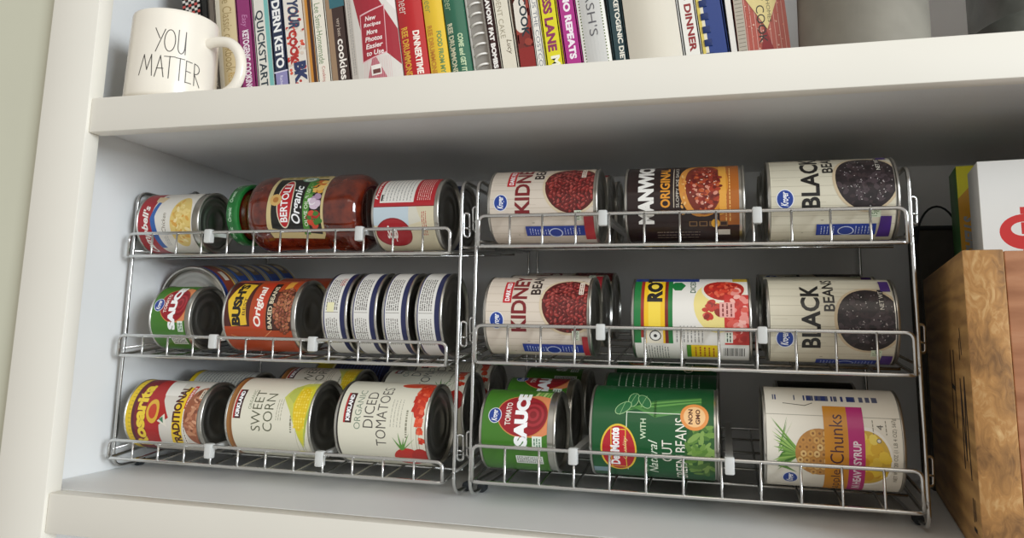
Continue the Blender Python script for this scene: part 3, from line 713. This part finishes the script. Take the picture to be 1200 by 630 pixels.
# ------------------------------------------------------------------ mug
def mug():
    cx, cy = .0860, -.0655; t = thing('coffee_mug', (cx, cy, ST), 'cream ceramic mug lettered YOU MATTER at the left end of the bookshelf', 'mug')
    R0, R1, Hh = .0462, .0440, .0965
    def rad(z): return R0+(R1-R0)*(z/Hh) - (.004*(1-z/.006)**2 if z < .006 else 0)
    prof = [(0, 0), (0, .038), (.0008, .0415)] + [(z, rad(z)) for z in (.003, .006, .02, .04, .06, .08, .092)] + [(Hh-.001, R1-.0002), (Hh, R1-.0016), (Hh-.001, R1-.0034), (.085, R1-.0045), (.008, R0-.006), (.006, 0)]
    CER = mat('#EFE8DA', .3, 0, .35, noise=.02, scale=30, bump=.08, name='ceramic')
    bm = bmesh.new(); lathe(bm, prof, 72, 'Z'); finish(bm, 'mug_body', CER, t, angle=60)
    ang = math.radians(-3)
    d = Vector((math.cos(ang), math.sin(ang), 0))
    pts = []
    P = [(.0415, .068), (.056, .0695), (.072, .0665), (.084, .055), (.0885, .038), (.0845, .022), (.073, .0125), (.057, .0095), (.0435, .011)]
    for i in range(len(P)-1):
        p0, p1, p2, p3 = P[max(i-1, 0)], P[i], P[i+1], P[min(i+2, len(P)-1)]
        for k in range(5):
            q = k/5
            f = lambda j: .5*((2*p1[j])+(-p0[j]+p2[j])*q+(2*p0[j]-5*p1[j]+4*p2[j]-p3[j])*q*q+(-p0[j]+3*p1[j]-3*p2[j]+p3[j])*q**3)
            pts.append(d*f(0)+Vector((0, 0, f(1))))
    pts.append(d*P[-1][0]+Vector((0, 0, P[-1][1])))
    bm = bmesh.new(); tube(bm, pts, .0056, False, 14); finish(bm, 'mug_handle', CER, t)
    c = Canvas(); K = '#3A3632'; w = .95
    # YOU
    L = lambda pts: c.line(pts, w, K)
    def arc(u, v, ru, rv, a0, a1, n=16): return [(u+ru*math.cos(math.radians(a0+(a1-a0)*k/n)), v+rv*math.sin(math.radians(a0+(a1-a0)*k/n))) for k in range(n+1)]
    L([(-14.5, 82), (-9, 70)]); L([(-4, 81), (-12.5, 54)])
    L(arc(1.5, 68, 5.5, 13, 0, 360, 28))
    L([(10, 82), (10, 62)] + arc(13.5, 62, 3.5, 8, 180, 360, 8) + [(17.5, 81)]); L([(17.5, 81), (17.8, 54)])
    # MATTER
    L([(-29, 26), (-24.5, 50)]); L([(-24.5, 50), (-20, 32)]); L([(-20, 32), (-16, 50)]); L([(-16, 50), (-14, 25)])
    L([(-11, 24), (-6.5, 49)]); L([(-6.5, 49), (-2, 24)]); L([(-9.5, 34), (-3, 34)])
    L([(-2.5, 48.5), (8, 49)]); L([(3, 49), (3, 23)])
    L([(9, 48.5), (18, 48)]); L([(13.5, 48.5), (13.5, 22)])
    L([(20, 47), (20, 21)]); L([(20, 47), (26, 46)]); L([(20, 35), (25, 34)]); L([(20, 21.5), (26, 21)])
    L([(29, 46), (29.5, 20)]); L([(29, 46)] + arc(30, 39.5, 5, 6, 80, -90, 8) + [(29, 34)]); L([(29, 34), (36, 19)])
    bm = bmesh.new(); mats = []
    cen = math.atan2(-.693, .57) - .14  # the lettering faces the room
    pr = Canvas()
    seg = []
    for p, col, lay in c.sh:
        # cut across u so strokes follow the curved side
        q = [(b_, a_) for a_, b_ in p]
        lo, hi = min(x[1] for x in q), max(x[1] for x in q); rest = q; k = math.floor(lo/2)+1
        while k*2 < hi-1e-6 and len(rest) > 2:
            a = clip(rest, k*2, False); rest = clip(rest, k*2, True)
            if len(a) > 2: seg.append(a)
            k += 1
        if len(rest) > 2: seg.append(rest)
    mats = [ink(K)]
    for q in seg:
        vs = [bm.verts.new(((rad(zz/1000)+.00012)*math.cos(cen+u/47.5), (rad(zz/1000)+.00012)*math.sin(cen+u/47.5), zz/1000)) for zz, u in [(z_*.9-.5, u_) for z_, u_ in q]]
        try: bm.faces.new(vs)
        except ValueError: pass
    bmesh.ops.recalc_face_normals(bm, faces=bm.faces)
    finish(bm, 'mug_lettering', mats, t)
mug()

# ------------------------------------------------------------------ books
G_B = 'cookbooks in a row on the upper shelf'
def book(x0, x1, lean, cover, label, design, hgt=.235, y=-.012, dep=.17, name='cookbook', pages=True, rounded=.0, page_col='#E9E3D3', page_front=False):
    """x0..x1 where the spine crosses the front edge of the shelf; leans to the left by `lean` radians"""
    w = (x1-x0)*math.cos(lean)-.0006
    t = thing(name, (x0+.0003, y, ST+.0003), label, 'book', G_B, (0, -lean, 0))
    bm = bmesh.new(); mats = [mat(cover, .4, 0, .3)]
    th = min(.0022, w*.2)
    box(bm, 0, th, 0, dep, 0, hgt, 0, .0005); box(bm, w-th, w, 0, dep, 0, hgt, 0, .0005)
    if not page_front:
        n = 8; bul = rounded
        pf = [(w*k/n, -bul*math.sin(PI*k/n)) for k in range(n+1)]
        lo = [bm.verts.new((a, b, 0)) for a, b in pf]; hi = [bm.verts.new((a, b, hgt)) for a, b in pf]
        lo2 = [bm.verts.new((a, .0022, 0)) for a, b in pf]; hi2 = [bm.verts.new((a, .0022, hgt)) for a, b in pf]
        for k in range(n):
            bm.faces.new((lo[k], lo[k+1], hi[k+1], hi[k])); bm.faces.new((lo2[k+1], lo2[k], hi2[k], hi2[k+1]))
            bm.faces.new((lo[k+1], lo[k], lo2[k], lo2[k+1])); bm.faces.new((hi[k], hi[k+1], hi2[k+1], hi2[k]))
        if design:
            c = Canvas(0, w*1000, 0, hgt*1000); design(c, w*1000)
            tmp = Canvas(); wm = w*1000
            # slice along u so print follows the rounded spine
            for p, col, lay in c.sh:
                m = ink(col)
                if m not in mats: mats.append(m)
                mi = mats.index(m)
                q = [(b_, a_) for a_, b_ in [(u_, v_*.82+LIFT if v_ > 1 else v_) for u_, v_ in p]]; lo_, hi_ = min(x[1] for x in q), max(x[1] for x in q)
                st = wm/n; rest = q; k = math.floor(lo_/st)+1; parts = []
                while k*st < hi_-1e-6 and len(rest) > 2:
                    a = clip(rest, k*st, False); rest = clip(rest, k*st, True)
                    if len(a) > 2: parts.append(a)
                    k += 1
                if len(rest) > 2: parts.append(rest)
                def yy(u):
                    f = max(0, min(n-1e-6, u/st)); i = int(f); fr = f-i
                    return pf[i][1]*(1-fr)+pf[i+1][1]*fr
                for s_ in parts:
                    vv = [(u/1000, yy(u)-.00006-lay*2.5e-6, z/1000) for z, u in s_]
                    ar = sum(vv[i][0]*vv[(i+1) % len(vv)][2]-vv[(i+1) % len(vv)][0]*vv[i][2] for i in range(len(vv)))
                    if abs(ar) < 1e-10: continue
                    if ar < 0: vv = vv[::-1]
                    try: f = bm.faces.new([bm.verts.new(v_) for v_ in vv]); f.material_index = mi
                    except ValueError: pass
    ob = finish(bm, 'book_cover', mats, t, angle=35)
    if pages:
        boxobj('page_block', th+.0002, w-th-.0002, .003 if not page_front else .001, dep-.004, .002, hgt-.003, mat(page_col, .8, noise=.08, scale=300), t)
    return t, w
def spn(txt, col, a=.2, b=.8, z0=0., z1=115., bold=.03, shear=0., extra=None):
    def d(c, w):
        if extra: extra(c, w)
        if txt: c.text(txt, w*a, w*b, z0, z1, col, 'down', bold, shear)
    return d
def X_(px): # spine x positions measured along the shelf front
    T = ((227, 0.0666), (250, 0.0933), (265, 0.1104), (290, 0.1386), (310, 0.1608), (331, 0.1838), (346, 0.2001), (372, 0.2278), (393, 0.2498), (411, 0.2685), (476, 0.3341), (507, 0.3644), (532, 0.3884), (560, 0.4148), (583, 0.4361), (614, 0.4644), (643, 0.4904), (667, 0.5116), (689, 0.5307), (723, 0.5598), (744, 0.5774), (806, 0.6283), (832, 0.649), (861, 0.6718), (880, 0.6866), (932, 0.7261))
    for (a, xa), (b, xb) in zip(T, T[1:]):
        if px <= b: return xa+(xb-xa)*(px-a)/(b-a)
def plaid(c, w):
    for i in range(8):
        for j in range(26):
            if (i+j) % 2 == 0: c.rect(i*4, i*4+4, 60+j*4, 64+j*4, '#D9D3CC' if j % 3 else '#C2504A')
book(X_(230), X_(251), 0.165, '#171414', 'black book with white checks half hidden behind the mug', plaid)
book(X_(251.5), X_(260), 0.165, '#141312', 'slim black book with white spine lettering beside the mug handle', spn('NEW MAIN DISHES', '#D8D2C6', .2, .8, 4, 110))
book(X_(260.3), X_(268), 0.165, '#6B6157', 'slim grey brown book behind the mug handle', spn('THE EASY BOOK', '#B8AC9C', .3, .75, 6, 100))
book(X_(268.5), X_(292), 0.165, '#C9B68C', 'beige book lettered cookbook seen through the mug handle', spn('The Classic cookbook', '#9A8456', .42, .85, 26, 150, .0, 0, lambda c, w: (c.rect(0, w*.28, 0, 240, '#E7DFCB'), c.text('RECIPES', w*.5, w*.8, 4, 24, '#B08A3A', 'down'))), rounded=.003)
book(X_(292.5), X_(311), 0.165, '#8F2B6B', 'magenta book with white KETOGENIC COOKING spine', spn('KETOGENIC COOKING', '#F2E6EE', .3, .72, 0, 88, .035, 0, lambda c, w: c.text('Easy', w*.25, w*.7, 93, 112, '#C985B2', 'down', 0, .3)))
book(X_(312), X_(331), 0.165, '#DEDCD2', 'white and teal book lettered QUICKSTART', spn('QUICKSTART', '#2A3A44', .1, .64, 2, 116, .02, 0, lambda c, w: (c.rect(w*.74, w, 0, 240, '#79B9B4'), )))
book(X_(331.5), X_(348), 0.165, '#1E2A48', 'navy book with large white KETO lettering and lavender foot', spn('MODERN KETO', '#F2F2F0', .2, .8, 28, 158, .04, 0, lambda c, w: (c.rect(w*.1, w*.95, 0, 22, '#8F8AB8'), c.rect(0, w, 22, 24, '#D8D4E4'), c.text('Rachel', w*.4, w*.6, 3, 17, '#E8E4F4', 'down'))))
def comic(c, w):
    c.rect(0, w, 0, 240, '#E4DDD2'); c.blobs(60, w/2, 60, w/2, 60, 2.4, ['#C8402E', '#D85A42', '#D8C8B8', '#B83028'], 3, .8)
    c.text('YOUR', w*.2, w*.8, 84, 125, '#33405E', 'down', .05, .3); c.text('COOK', w*.15, w*.6, 32, 82, '#B02A26', 'down', .06); c.text('BK', w*.3, w*.95, 4, 34, '#2A3560', 'down', .07)
book(X_(348.5), X_(371), 0.165, '#C8B8AC', 'white book with red and navy comic style lettering beside the navy book', comic)
book(X_(371.5), X_(381), 0.165, '#C7852E', 'thin orange and brown book between the comic style one and a white one', lambda c, w: (c.rect(0, w*.25, 0, 240, '#C8B296'), c.rect(w*.6, w, 0, 240, '#3E1E12')))
book(X_(381.5), X_(398), 0.165, '#E9E2D3', 'white book with thin green grey lettering left of the brown cookies book', spn('Lee Semi-Homemade', '#6E8A62', .2, .65, 30, 118, .0, 0, lambda c, w: c.text('Cooking', w*.3, w*.6, 3, 26, '#B2443A', 'down')))
book(X_(398.5), X_(421), 0.165, '#3A2620', 'dark brown book lettered cookies on the spine', spn('cookies', '#F2EAE0', .45, .85, 4, 62, .02, 0, lambda c, w: (c.rect(0, w*.3, 0, 240, '#9A7E62'), c.text('very best', w*.45, w*.7, 66, 92, '#C9B8A8', 'down'), c.rect(w*.2, w, 108, 240, '#2F6670'))))
def newrec(c, w):
    c.rect(0, w, 0, 240, '#D9D4CC'); c.rect(0, w*.14, 0, 240, '#C9C2B8'); c.print_lines(w*.04, w*.12, 10, 120, '#A5A09A', 2, 'up', 1.3)
    c.poly([(w*.16, 130), (w*.55, 130), (w, 60), (w, 10), (w*.75, 30), (w*.5, 70), (w*.3, 62)], '#A01F30')
    c.poly([(w*.15, 0), (w*.5, 34), (w*.92, 0)], '#B4606A'); c.poly([(w*.6, 130), (w, 86), (w, 140)], '#E8E4DE')
    R = random.Random(1)
    for k in range(18): c.line([(w*.2+k*w*.035, 0), (w*.3+k*w*.03, 26)], .3, '#D8A8AC')
    c.poly([(w*.26, 22), (w*.76, 30), (w*.80, 98), (w*.30, 90)], '#E0B4B8'); c.poly([(w*.275, 24), (w*.75, 31.5), (w*.785, 96), (w*.315, 88)], '#A01F30')
    for i, s_ in enumerate(('New', 'Recipes', 'More', 'Photos', 'Easier', 'to Use')):
        c.text(s_, w*(.36 if len(s_) > 4 else .40), w*(.70 if len(s_) > 4 else .62), 79-i*9.8, 86-i*9.8, '#F2E8E4', 'h', .02, .2)
    c.rect(w*.42, w*.62, 2, 16, '#EDE8E0'); c.rect(w*.45, w*.6, 4, 10, '#6A3A36')
book(X_(421.5), X_(481), 0.165, '#D9D4CC', 'thick red and white book with New Recipes panel on the spine', newrec, rounded=.004, name='cookbook')
def ree(colA, txt, c1, c2, two):
    def d(c, w):
        c.text('Pioneer', w*.1, w*.5, 88, 128, c1, 'down', -.01, .3); c.text('REE DRUMMOND', w*.08, w*.36, 0, 70, c2, 'down', .03)
        c.text(txt, w*.55, w*.8, 2, two, c1, 'down', .04)
    return d
book(X_(482), X_(512), 0.165, '#B8161C', 'bright red book lettered DINNERTIME', ree('', 'DINNERTIME', '#F2E8DC', '#E8B23A', 62), rounded=.003)
book(X_(513), X_(536), 0.165, '#E5BE2E', 'yellow book leaning between the bright red and green ones', ree('', 'FOOD FROM MY', '#6A8A52', '#C9862A', 60), rounded=.002)
book(X_(537), X_(561), 0.165, '#23634A', 'green book lettered COME AND GET IT', ree('', 'COME and GET IT', '#BFD0A8', '#D9D8B8', 54), rounded=.003)
# wire bound
t, w = book(X_(561.5), X_(584), 0.165, '#B9B4AC', 'book with white plastic spiral binding next to the green book', None, y=-.008, page_front=True, page_col='#9A948C')
bm = bmesh.new()
for k in range(20):
    z = .008+k*.0115; cc = w/2
    tube(bm, [(cc+(w*.43)*math.cos(a), .0095+.0125*math.sin(a)*1.0, z+.0012*math.cos(a)) for a in [2*PI*i/18 for i in range(18)]], .0012, True, 6)
    
finish(bm, 'spiral_binding', mat('#EDE9E2', .35), t)
book(X_(585), X_(595), 0.165, '#3A1A18', 'narrow dark maroon book lettered FAT BOMBS', spn('SWEET & SAVORY FAT BOMBS', '#F4F0EA', .15, .75, 6, 150, .05))
book(X_(595.5), X_(616), 0.165, '#E3DCC9', 'cream book with thin letters and small script beside the fat bombs book', spn('DECADENT CAKE', '#A29A84', .2, .5, 45, 130, .0, 0, lambda c, w: c.text('Lucy', w*.42, w*.8, 22, 42, '#5A4A34', 'down', 0, .3)))
def cook(c, w):
    c.blobs(30, w/2, 60, w/2, 70, 6, ['#7A241E', '#9A3A2C', '#5A1A18', '#B05A44'], 4, .8); c.rect(0, w, 0, 30, '#8E1F1C')
    c.ell(w*.35, 74, w*.5, 24, '#E4DCD0', 20); c.text('COOK', w*.35, w*.85, 44, 98, '#1F3038', 'down', .03)
book(X_(616.5), X_(635), 0.140, '#7E241F', 'red food photo book lettered COOK in dark letters', cook)
book(X_(635.5), X_(646), 0.140, '#ECE8DE', 'slim white book with grey capitals left of the bright yellow book', spn('DELICIOUS THE COSTCO', '#7A8088', .3, .75, 4, 140, .0))
book(X_(646.5), X_(668), 0.140, '#E2D81E', 'bright yellow book with purple EXPRESS LANE lettering', spn('EXPRESS LANE', '#8E2F5C', .2, .72, 22, 140, .05, 0, lambda c, w: c.text('M', w*.3, w*.8, 2, 16, '#F6F4E0', 'down', .05)))
book(X_(668.5), X_(690), 0.140, '#B02A86', 'magenta book with white NO REPEATS lettering', spn('NO REPEATS', '#F6ECF2', .3, .7, 10, 96, .05, 0, lambda c, w: c.rect(w*.25, w*.75, 102, 122, '#D98A5A')))
def cash(c, w):
    c.rect(w*.12, w*.86, 0, 240, '#C9C8C4')
    for k in range(60):
        c.rect(w*.08, w*.12, k*4, k*4+2, '#5A6A2E'); c.rect(w*.86, w*.9, k*4, k*4+2, '#5A6A2E')
    c.text("CASH'S", w*.36, w*.66, 36, 112, '#55545A', 'down', -.01)
book(X_(690.5), X_(724), 0.140, '#ECEAE2', 'white ring binder with handwritten CASHS on its spine', cash, rounded=.002)
book(X_(724.5), X_(742), 0.120, '#173A40', 'dark teal book lettered KETOGENIC', spn('KETOGENIC DIET', '#EDE8DA', .45, .8, 0, 84, .035, 0, lambda c, w: c.text('Complete', w*.2, w*.5, 84, 118, '#9AC0B4', 'down')))
book(X_(743), X_(806), 0.120, '#D9D2C2', 'thick plain cream book between the teal book and the DINNER book', lambda c, w: (c.text('and Food Stories', w*.28, w*.75, 104, 107, '#A39A86', 'h'), c.print_lines(w*.3, w*.7, 108, 114, '#A39A86', 2, 'h')), rounded=.006)
book(X_(807), X_(829), 0.120, '#ECE9E0', 'white book with dark red DINNER lettering', spn('VALUES DINNER', '#8E2026', .35, .75, 8, 130, .04))
t, w = book(X_(829.5), X_(861), 0.120, '#12377E', 'blue comb bound book with yellow edge', lambda c, w: (c.rect(0, w*.12, 0, 240, '#D8C25A'), c.rect(w*.12, w*.24, 0, 240, '#E4DCC4')), y=-.011)
bm = bmesh.new()
for k in range(17):
    box(bm, w*.10, w*.40, -.0012, .001, .004+k*.0135, .0108+k*.0135, 0, .0003)
finish(bm, 'comb_binding', mat('#0F2A62', .4), t)
book(X_(861.5), X_(869), 0.100, '#E6E2DA', 'thin white booklet beside the blue comb bound book', None)
def newcook(c, w):
    c.rect(0, w*.18, 0, 240, '#BDB4A4')
    for k in range(50): c.rect(w*.02, w*.16, k*4.8, k*4.8+.8, '#7E766A')
    for k in range(9): c.rect(w*(.2+k*.09), w*(.21+k*.09), 0, 240, '#E3B4A8')
    c.blobs(120, w*.6, 60, w*.38, 70, 1.1, ['#D98A78', '#C2604E', '#E8BCA8'], 3, .7)
    c.poly([(w*.24, 66), (w*.58, 100), (w*.94, 74), (w*.6, 26)], '#E8D694'); c.poly([(w*.3, 0), (w*.55, 32), (w*.85, 0)], '#8E1E26')
    c.text('NEW COOK', w*.42, w*.58, 10, 96, '#2A2A26', 'down', .0); c.text('BETTER HOMES', w*.63, w*.7, 34, 92, '#5A5640', 'down')
book(X_(869.5), X_(931), 0.085, '#B8574A', 'salmon plaid binder with yellow diamond lettered NEW COOK', newcook, rounded=.002)

# ------------------------------------------------------------------ pots on the upper shelf
def vessel(x, y, R, Hh, m, label, name, cat, rim=.003, rings=()):
    t = thing(name, (x, y, ST+.0003), label, cat)
    prof = [(0, 0), (0, R-.004), (.001, R-.0015), (.004, R)]
    for z in rings: prof += [(z-.003, R), (z, R+.0018), (z+.003, R)]
    prof += [(Hh-.006, R), (Hh-.003, R+rim), (Hh, R+rim*.6), (Hh, R-.003), (.006, R-.004), (.006, 0)]
    bm = bmesh.new(); lathe(bm, prof, 72, 'Z'); finish(bm, 'pot_body', m, t, angle=50)
    return t
STONE = mat('#8F8A7E', .75, noise=.22, scale=22, bump=.3, name='stoneware')
GALV = mat('#8C908C', .45, .75, noise=.35, scale=35, bump=.3, name='galvanised')
t = vessel(.785, -.006, .0555, .19, STONE, 'plain grey brown crock right of the cookbooks', 'stoneware_crock', 'crock')
t = vessel(.985, .035, .098, .17, GALV, 'mottled grey metal bucket at the right end of the upper shelf', 'metal_bucket', 'bucket', rings=(.05,))
bm = bmesh.new(); tube(bm, [(.099*math.cos(a), .0-.099*math.sin(a)*.15, .14-.06*math.sin(a)) for a in [PI*i/20 for i in range(21)]], .002)
bmesh.ops.rotate(bm, verts=bm.verts, matrix=Matrix.Rotation(-.3, 3, 'Z'))
for v in bm.verts: v.co.y -= .012
finish(bm, 'bucket_handle', GALV, t)

# ------------------------------------------------------------------ wooden crate with boxes
def crate():
    yaw = -math.atan(.1276); cx, cy = .8298, -.100; Lx, Ly, Hh = .272, .314, .2265
    t = thing('wooden_crate', (cx, cy, 0), 'rough wooden crate with dark stamped side at the right end of the shelf', 'crate', None, (0, 0, yaw))
    WS = wood_mat('crate_side_wood', '#74502C', '#B0864E', '#C99E62', (4, 1.2, 9), 2.2)
    WE = wood_mat('crate_end_grain', '#3E2410', '#B08048', '#DDBB84', (5, 5, 2.6), 1.6, True)
    WF = wood_mat('crate_front_wood', '#8A5536', '#BC8460', '#D2A07C', (1.6, 4, 8), 2.0)
    th = .027
    # left side board
    b = boxobj('side_board', 0, th, .0006, Ly, .0008, Hh, [WS, WE], t, bev=.0012)
    for p in b.data.polygons:
        if p.normal.y < -.7: p.material_index = 1
    boxobj('side_board', Lx-th, Lx, .0006, Ly, .0008, Hh, WS, t, bev=.0012)
    boxobj('front_board', th+.0004, Lx-th-.0004, .002, .022, .0008, Hh-.001, WF, t, bev=.001)
    boxobj('back_board', th+.0004, Lx-th-.0004, Ly-.022, Ly, .0008, Hh-.001, WS, t, bev=.001)
    boxobj('crate_bottom', th+.0004, Lx-th-.0004, .0225, Ly-.0225, .0010, .011, WS, t)
    # worn black stamp on the left side
    bm = bmesh.new(); R = random.Random(11); mats = [mat('#1E1510', .8)]
    c = Canvas()
    for j, (z, txt, y0, y1, s_) in enumerate(((150, 'M', 200, 236, 26), (60, 'EXTRA', 60, 190, 62), (20, 'N', 40, 70, 18))):
        pass
    c.line([(40, 150), (44, 168)], 3, '#1E1510'); c.line([(52, 146), (50, 160)], 3, '#1E1510')
    c.line([(30, 58), (36, 130)], 4, '#1E1510'); c.line([(36, 130), (48, 70)], 4.5, '#1E1510'); c.line([(48, 70), (58, 128)], 4, '#1E1510'); c.line([(58, 128), (62, 62)], 4, '#1E1510')
    c.line([(22, 30), (23, 42)], 3, '#1E1510'); c.line([(30, 28), (31, 42)], 3, '#1E1510'); c.rect(20, 34, 20, 23, '#1E1510')
    c.line([(90, 150), (92, 90)], 4, '#1E1510'); c.line([(92, 120), (108, 122)], 4, '#1E1510'); c.line([(110, 150), (112, 92)], 4, '#1E1510')
    for p, col, lay in c.sh:
        vs = [bm.verts.new((-.0002-lay*1e-5, u/1000, v/1000)) for u, v in p]
        bm.faces.new(vs)
    finish(bm, 'stamp_mark', mats, t, smooth=False)
    return t, yaw
ct, cyaw = crate()
def carton(x, y, z0, w, d, h, yaw, base, label, faces, name='food_box'):
    t = thing(name, (x, y, z0), label, 'box', 'boxes in the wooden crate', (0, 0, yaw))
    boxobj('carton', 0, w, 0, d, 0, h, mat(base, .45, 0, .2), t, bev=.0006)
    for side, fn in faces:
        c = Canvas(0, (w if side != 'L' else d)*1000, 0, h*1000); fn(c, (w if side != 'L' else d)*1000, h*1000)
        bm = bmesh.new(); mats = []
        if side == 'F': fm = lambda u, v, hh: (u/1000, -.00006-hh, v/1000)
        else: fm = lambda u, v, hh: (-.00006-hh, (d*1000-u)/1000, v/1000)
        c.mesh(bm, mats, fm)
        finish(bm, 'carton_print', mats, t, smooth=False)
    return t
def white_front(c, w, h):
    c.rect(.4, w-.4, .4, h-.4, '#EEEDE8')
    u, v = 32, h-62
    # big rounded red letter
    c.ell(u, v, 19, 15, '#D5302F', 36); c.ell(u-1, v+2.5, 9.5, 6, '#EEEDE8', 24); c.rect(u-3, u+2, v-2, v+8, '#D5302F'); c.poly([(u+4, v-9), (u+22, v-12), (u+22, v-5), (u+4, v-5)], '#EEEDE8')
    c.rect(u-3, u+3, v+15, v+21, '#D5302F'); c.rect(u-3, u+3, v-60, v-15, '#D5302F')
    c.text('eal', u+26, u+90, v-16, v+18, '#D5302F', 'h', .09)
def yel_front(c, w, h):
    c.rect(.3, w-.3, .3, h-.3, '#DFA222'); c.poly([(.3, h-.3), (w*.85, h-.3), (.3, h-34)], '#F2E81E')
    c.text('SHELLS', 4, 14, h-92, h-52, '#9FA6AA', 'up', .05, .3); c.text('CHEESE', 19, 30, h-74, h-32, '#B9BEC2', 'up', .05, .3)
    c.rect(20, 34, h-118, h-96, '#D9D6CA'); c.print_lines(21, 33, h-117, h-97, '#4A4A44', 4, 'up', 1.4, 3)
carton(.8700, -.008, .0118, .16, .055, .3010, cyaw, '#EEEDE8', 'white box with big red letters standing in the wooden crate', [('F', white_front)])
carton(.8880, .126, .0118, .036, .055, .3250, cyaw, '#3C8A36', 'yellow and orange food box with green side behind the white box', [('F', yel_front)])
# dark bin behind the crate
def bin_():
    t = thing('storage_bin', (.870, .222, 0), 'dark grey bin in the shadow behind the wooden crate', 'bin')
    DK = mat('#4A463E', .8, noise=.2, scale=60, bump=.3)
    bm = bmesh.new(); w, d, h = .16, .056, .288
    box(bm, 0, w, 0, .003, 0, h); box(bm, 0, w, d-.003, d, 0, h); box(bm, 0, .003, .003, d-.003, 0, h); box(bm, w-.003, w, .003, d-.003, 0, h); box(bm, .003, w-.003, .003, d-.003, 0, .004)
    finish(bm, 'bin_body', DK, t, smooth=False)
    bm = bmesh.new(); tube(bm, fillet([(-.0015, -.0015, h-.002), (w+.001, -.0015, h-.002), (w+.001, d+.001, h-.002), (-.0015, d+.001, h-.002)], .004, True, 4), .0025, True)
    finish(bm, 'bin_rim', RUBBER, t)
    bm = bmesh.new(); tube(bm, [(.020+.022*math.cos(a)*1., -.003, h-.02+.042*math.sin(a)) for a in [PI*i/16 for i in range(17)]], .0012)
    finish(bm, 'bin_handle', RUBBER, t)
bin_()

# ------------------------------------------------------------------ light
w = bpy.data.worlds.new('room'); sc.world = w; w.use_nodes = True
bg = w.node_tree.nodes['Background']; bg.inputs['Color'].default_value = (1.0, .965, .91, 1); bg.inputs['Strength'].default_value = WORLD
def area(name, loc, target, sx, sy, power, col):
    l = bpy.data.lights.new(name, 'AREA'); l.shape = 'RECTANGLE'; l.size = sx; l.size_y = sy; l.energy = power; l.color = col
    o = bpy.data.objects.new(name, l); COL.objects.link(o); o.location = loc
    o.rotation_euler = (Vector(target)-Vector(loc)).to_track_quat('-Z', 'Y').to_euler()
area('window_light', (4.6, -2.75, 1.0), (.3, 0, .2), 1.7, 1.7, KEY, (.87, .94, 1.0))
area('warm_fill', (.9, -1.7, 1.6), (.4, 0, .2), 1.4, 1.0, FILL, (1.0, .90, .76))  # soft warm fill added in front of the shelves, not a visible fixture

# ------------------------------------------------------------------ camera
cam = bpy.data.cameras.new('camera'); co = bpy.data.objects.new('camera', cam); COL.objects.link(co)
r = Vector((0.96435177, 0.26385258, 0.02018607)); u = Vector((0.02297091, -0.1594618, 0.98693681)); f = Vector((-0.26362474, 0.95129057, 0.15983821))
M = Matrix(((r.x, u.x, -f.x, .6607), (r.y, u.y, -f.y, -.7533), (r.z, u.z, -f.z, .1569), (0, 0, 0, 1)))
co.matrix_world = M
cam.sensor_width = 36; cam.sensor_fit = 'HORIZONTAL'; cam.lens = 919.75*36/1200; cam.shift_y = -71.75/1200
cam.clip_start = .01
sc.camera = co
sc.view_settings.view_transform = 'Standard'; sc.view_settings.look = 'None'; sc.view_settings.gamma = 1; sc.view_settings.use_curve_mapping = False
sc.view_settings.exposure = EXPO
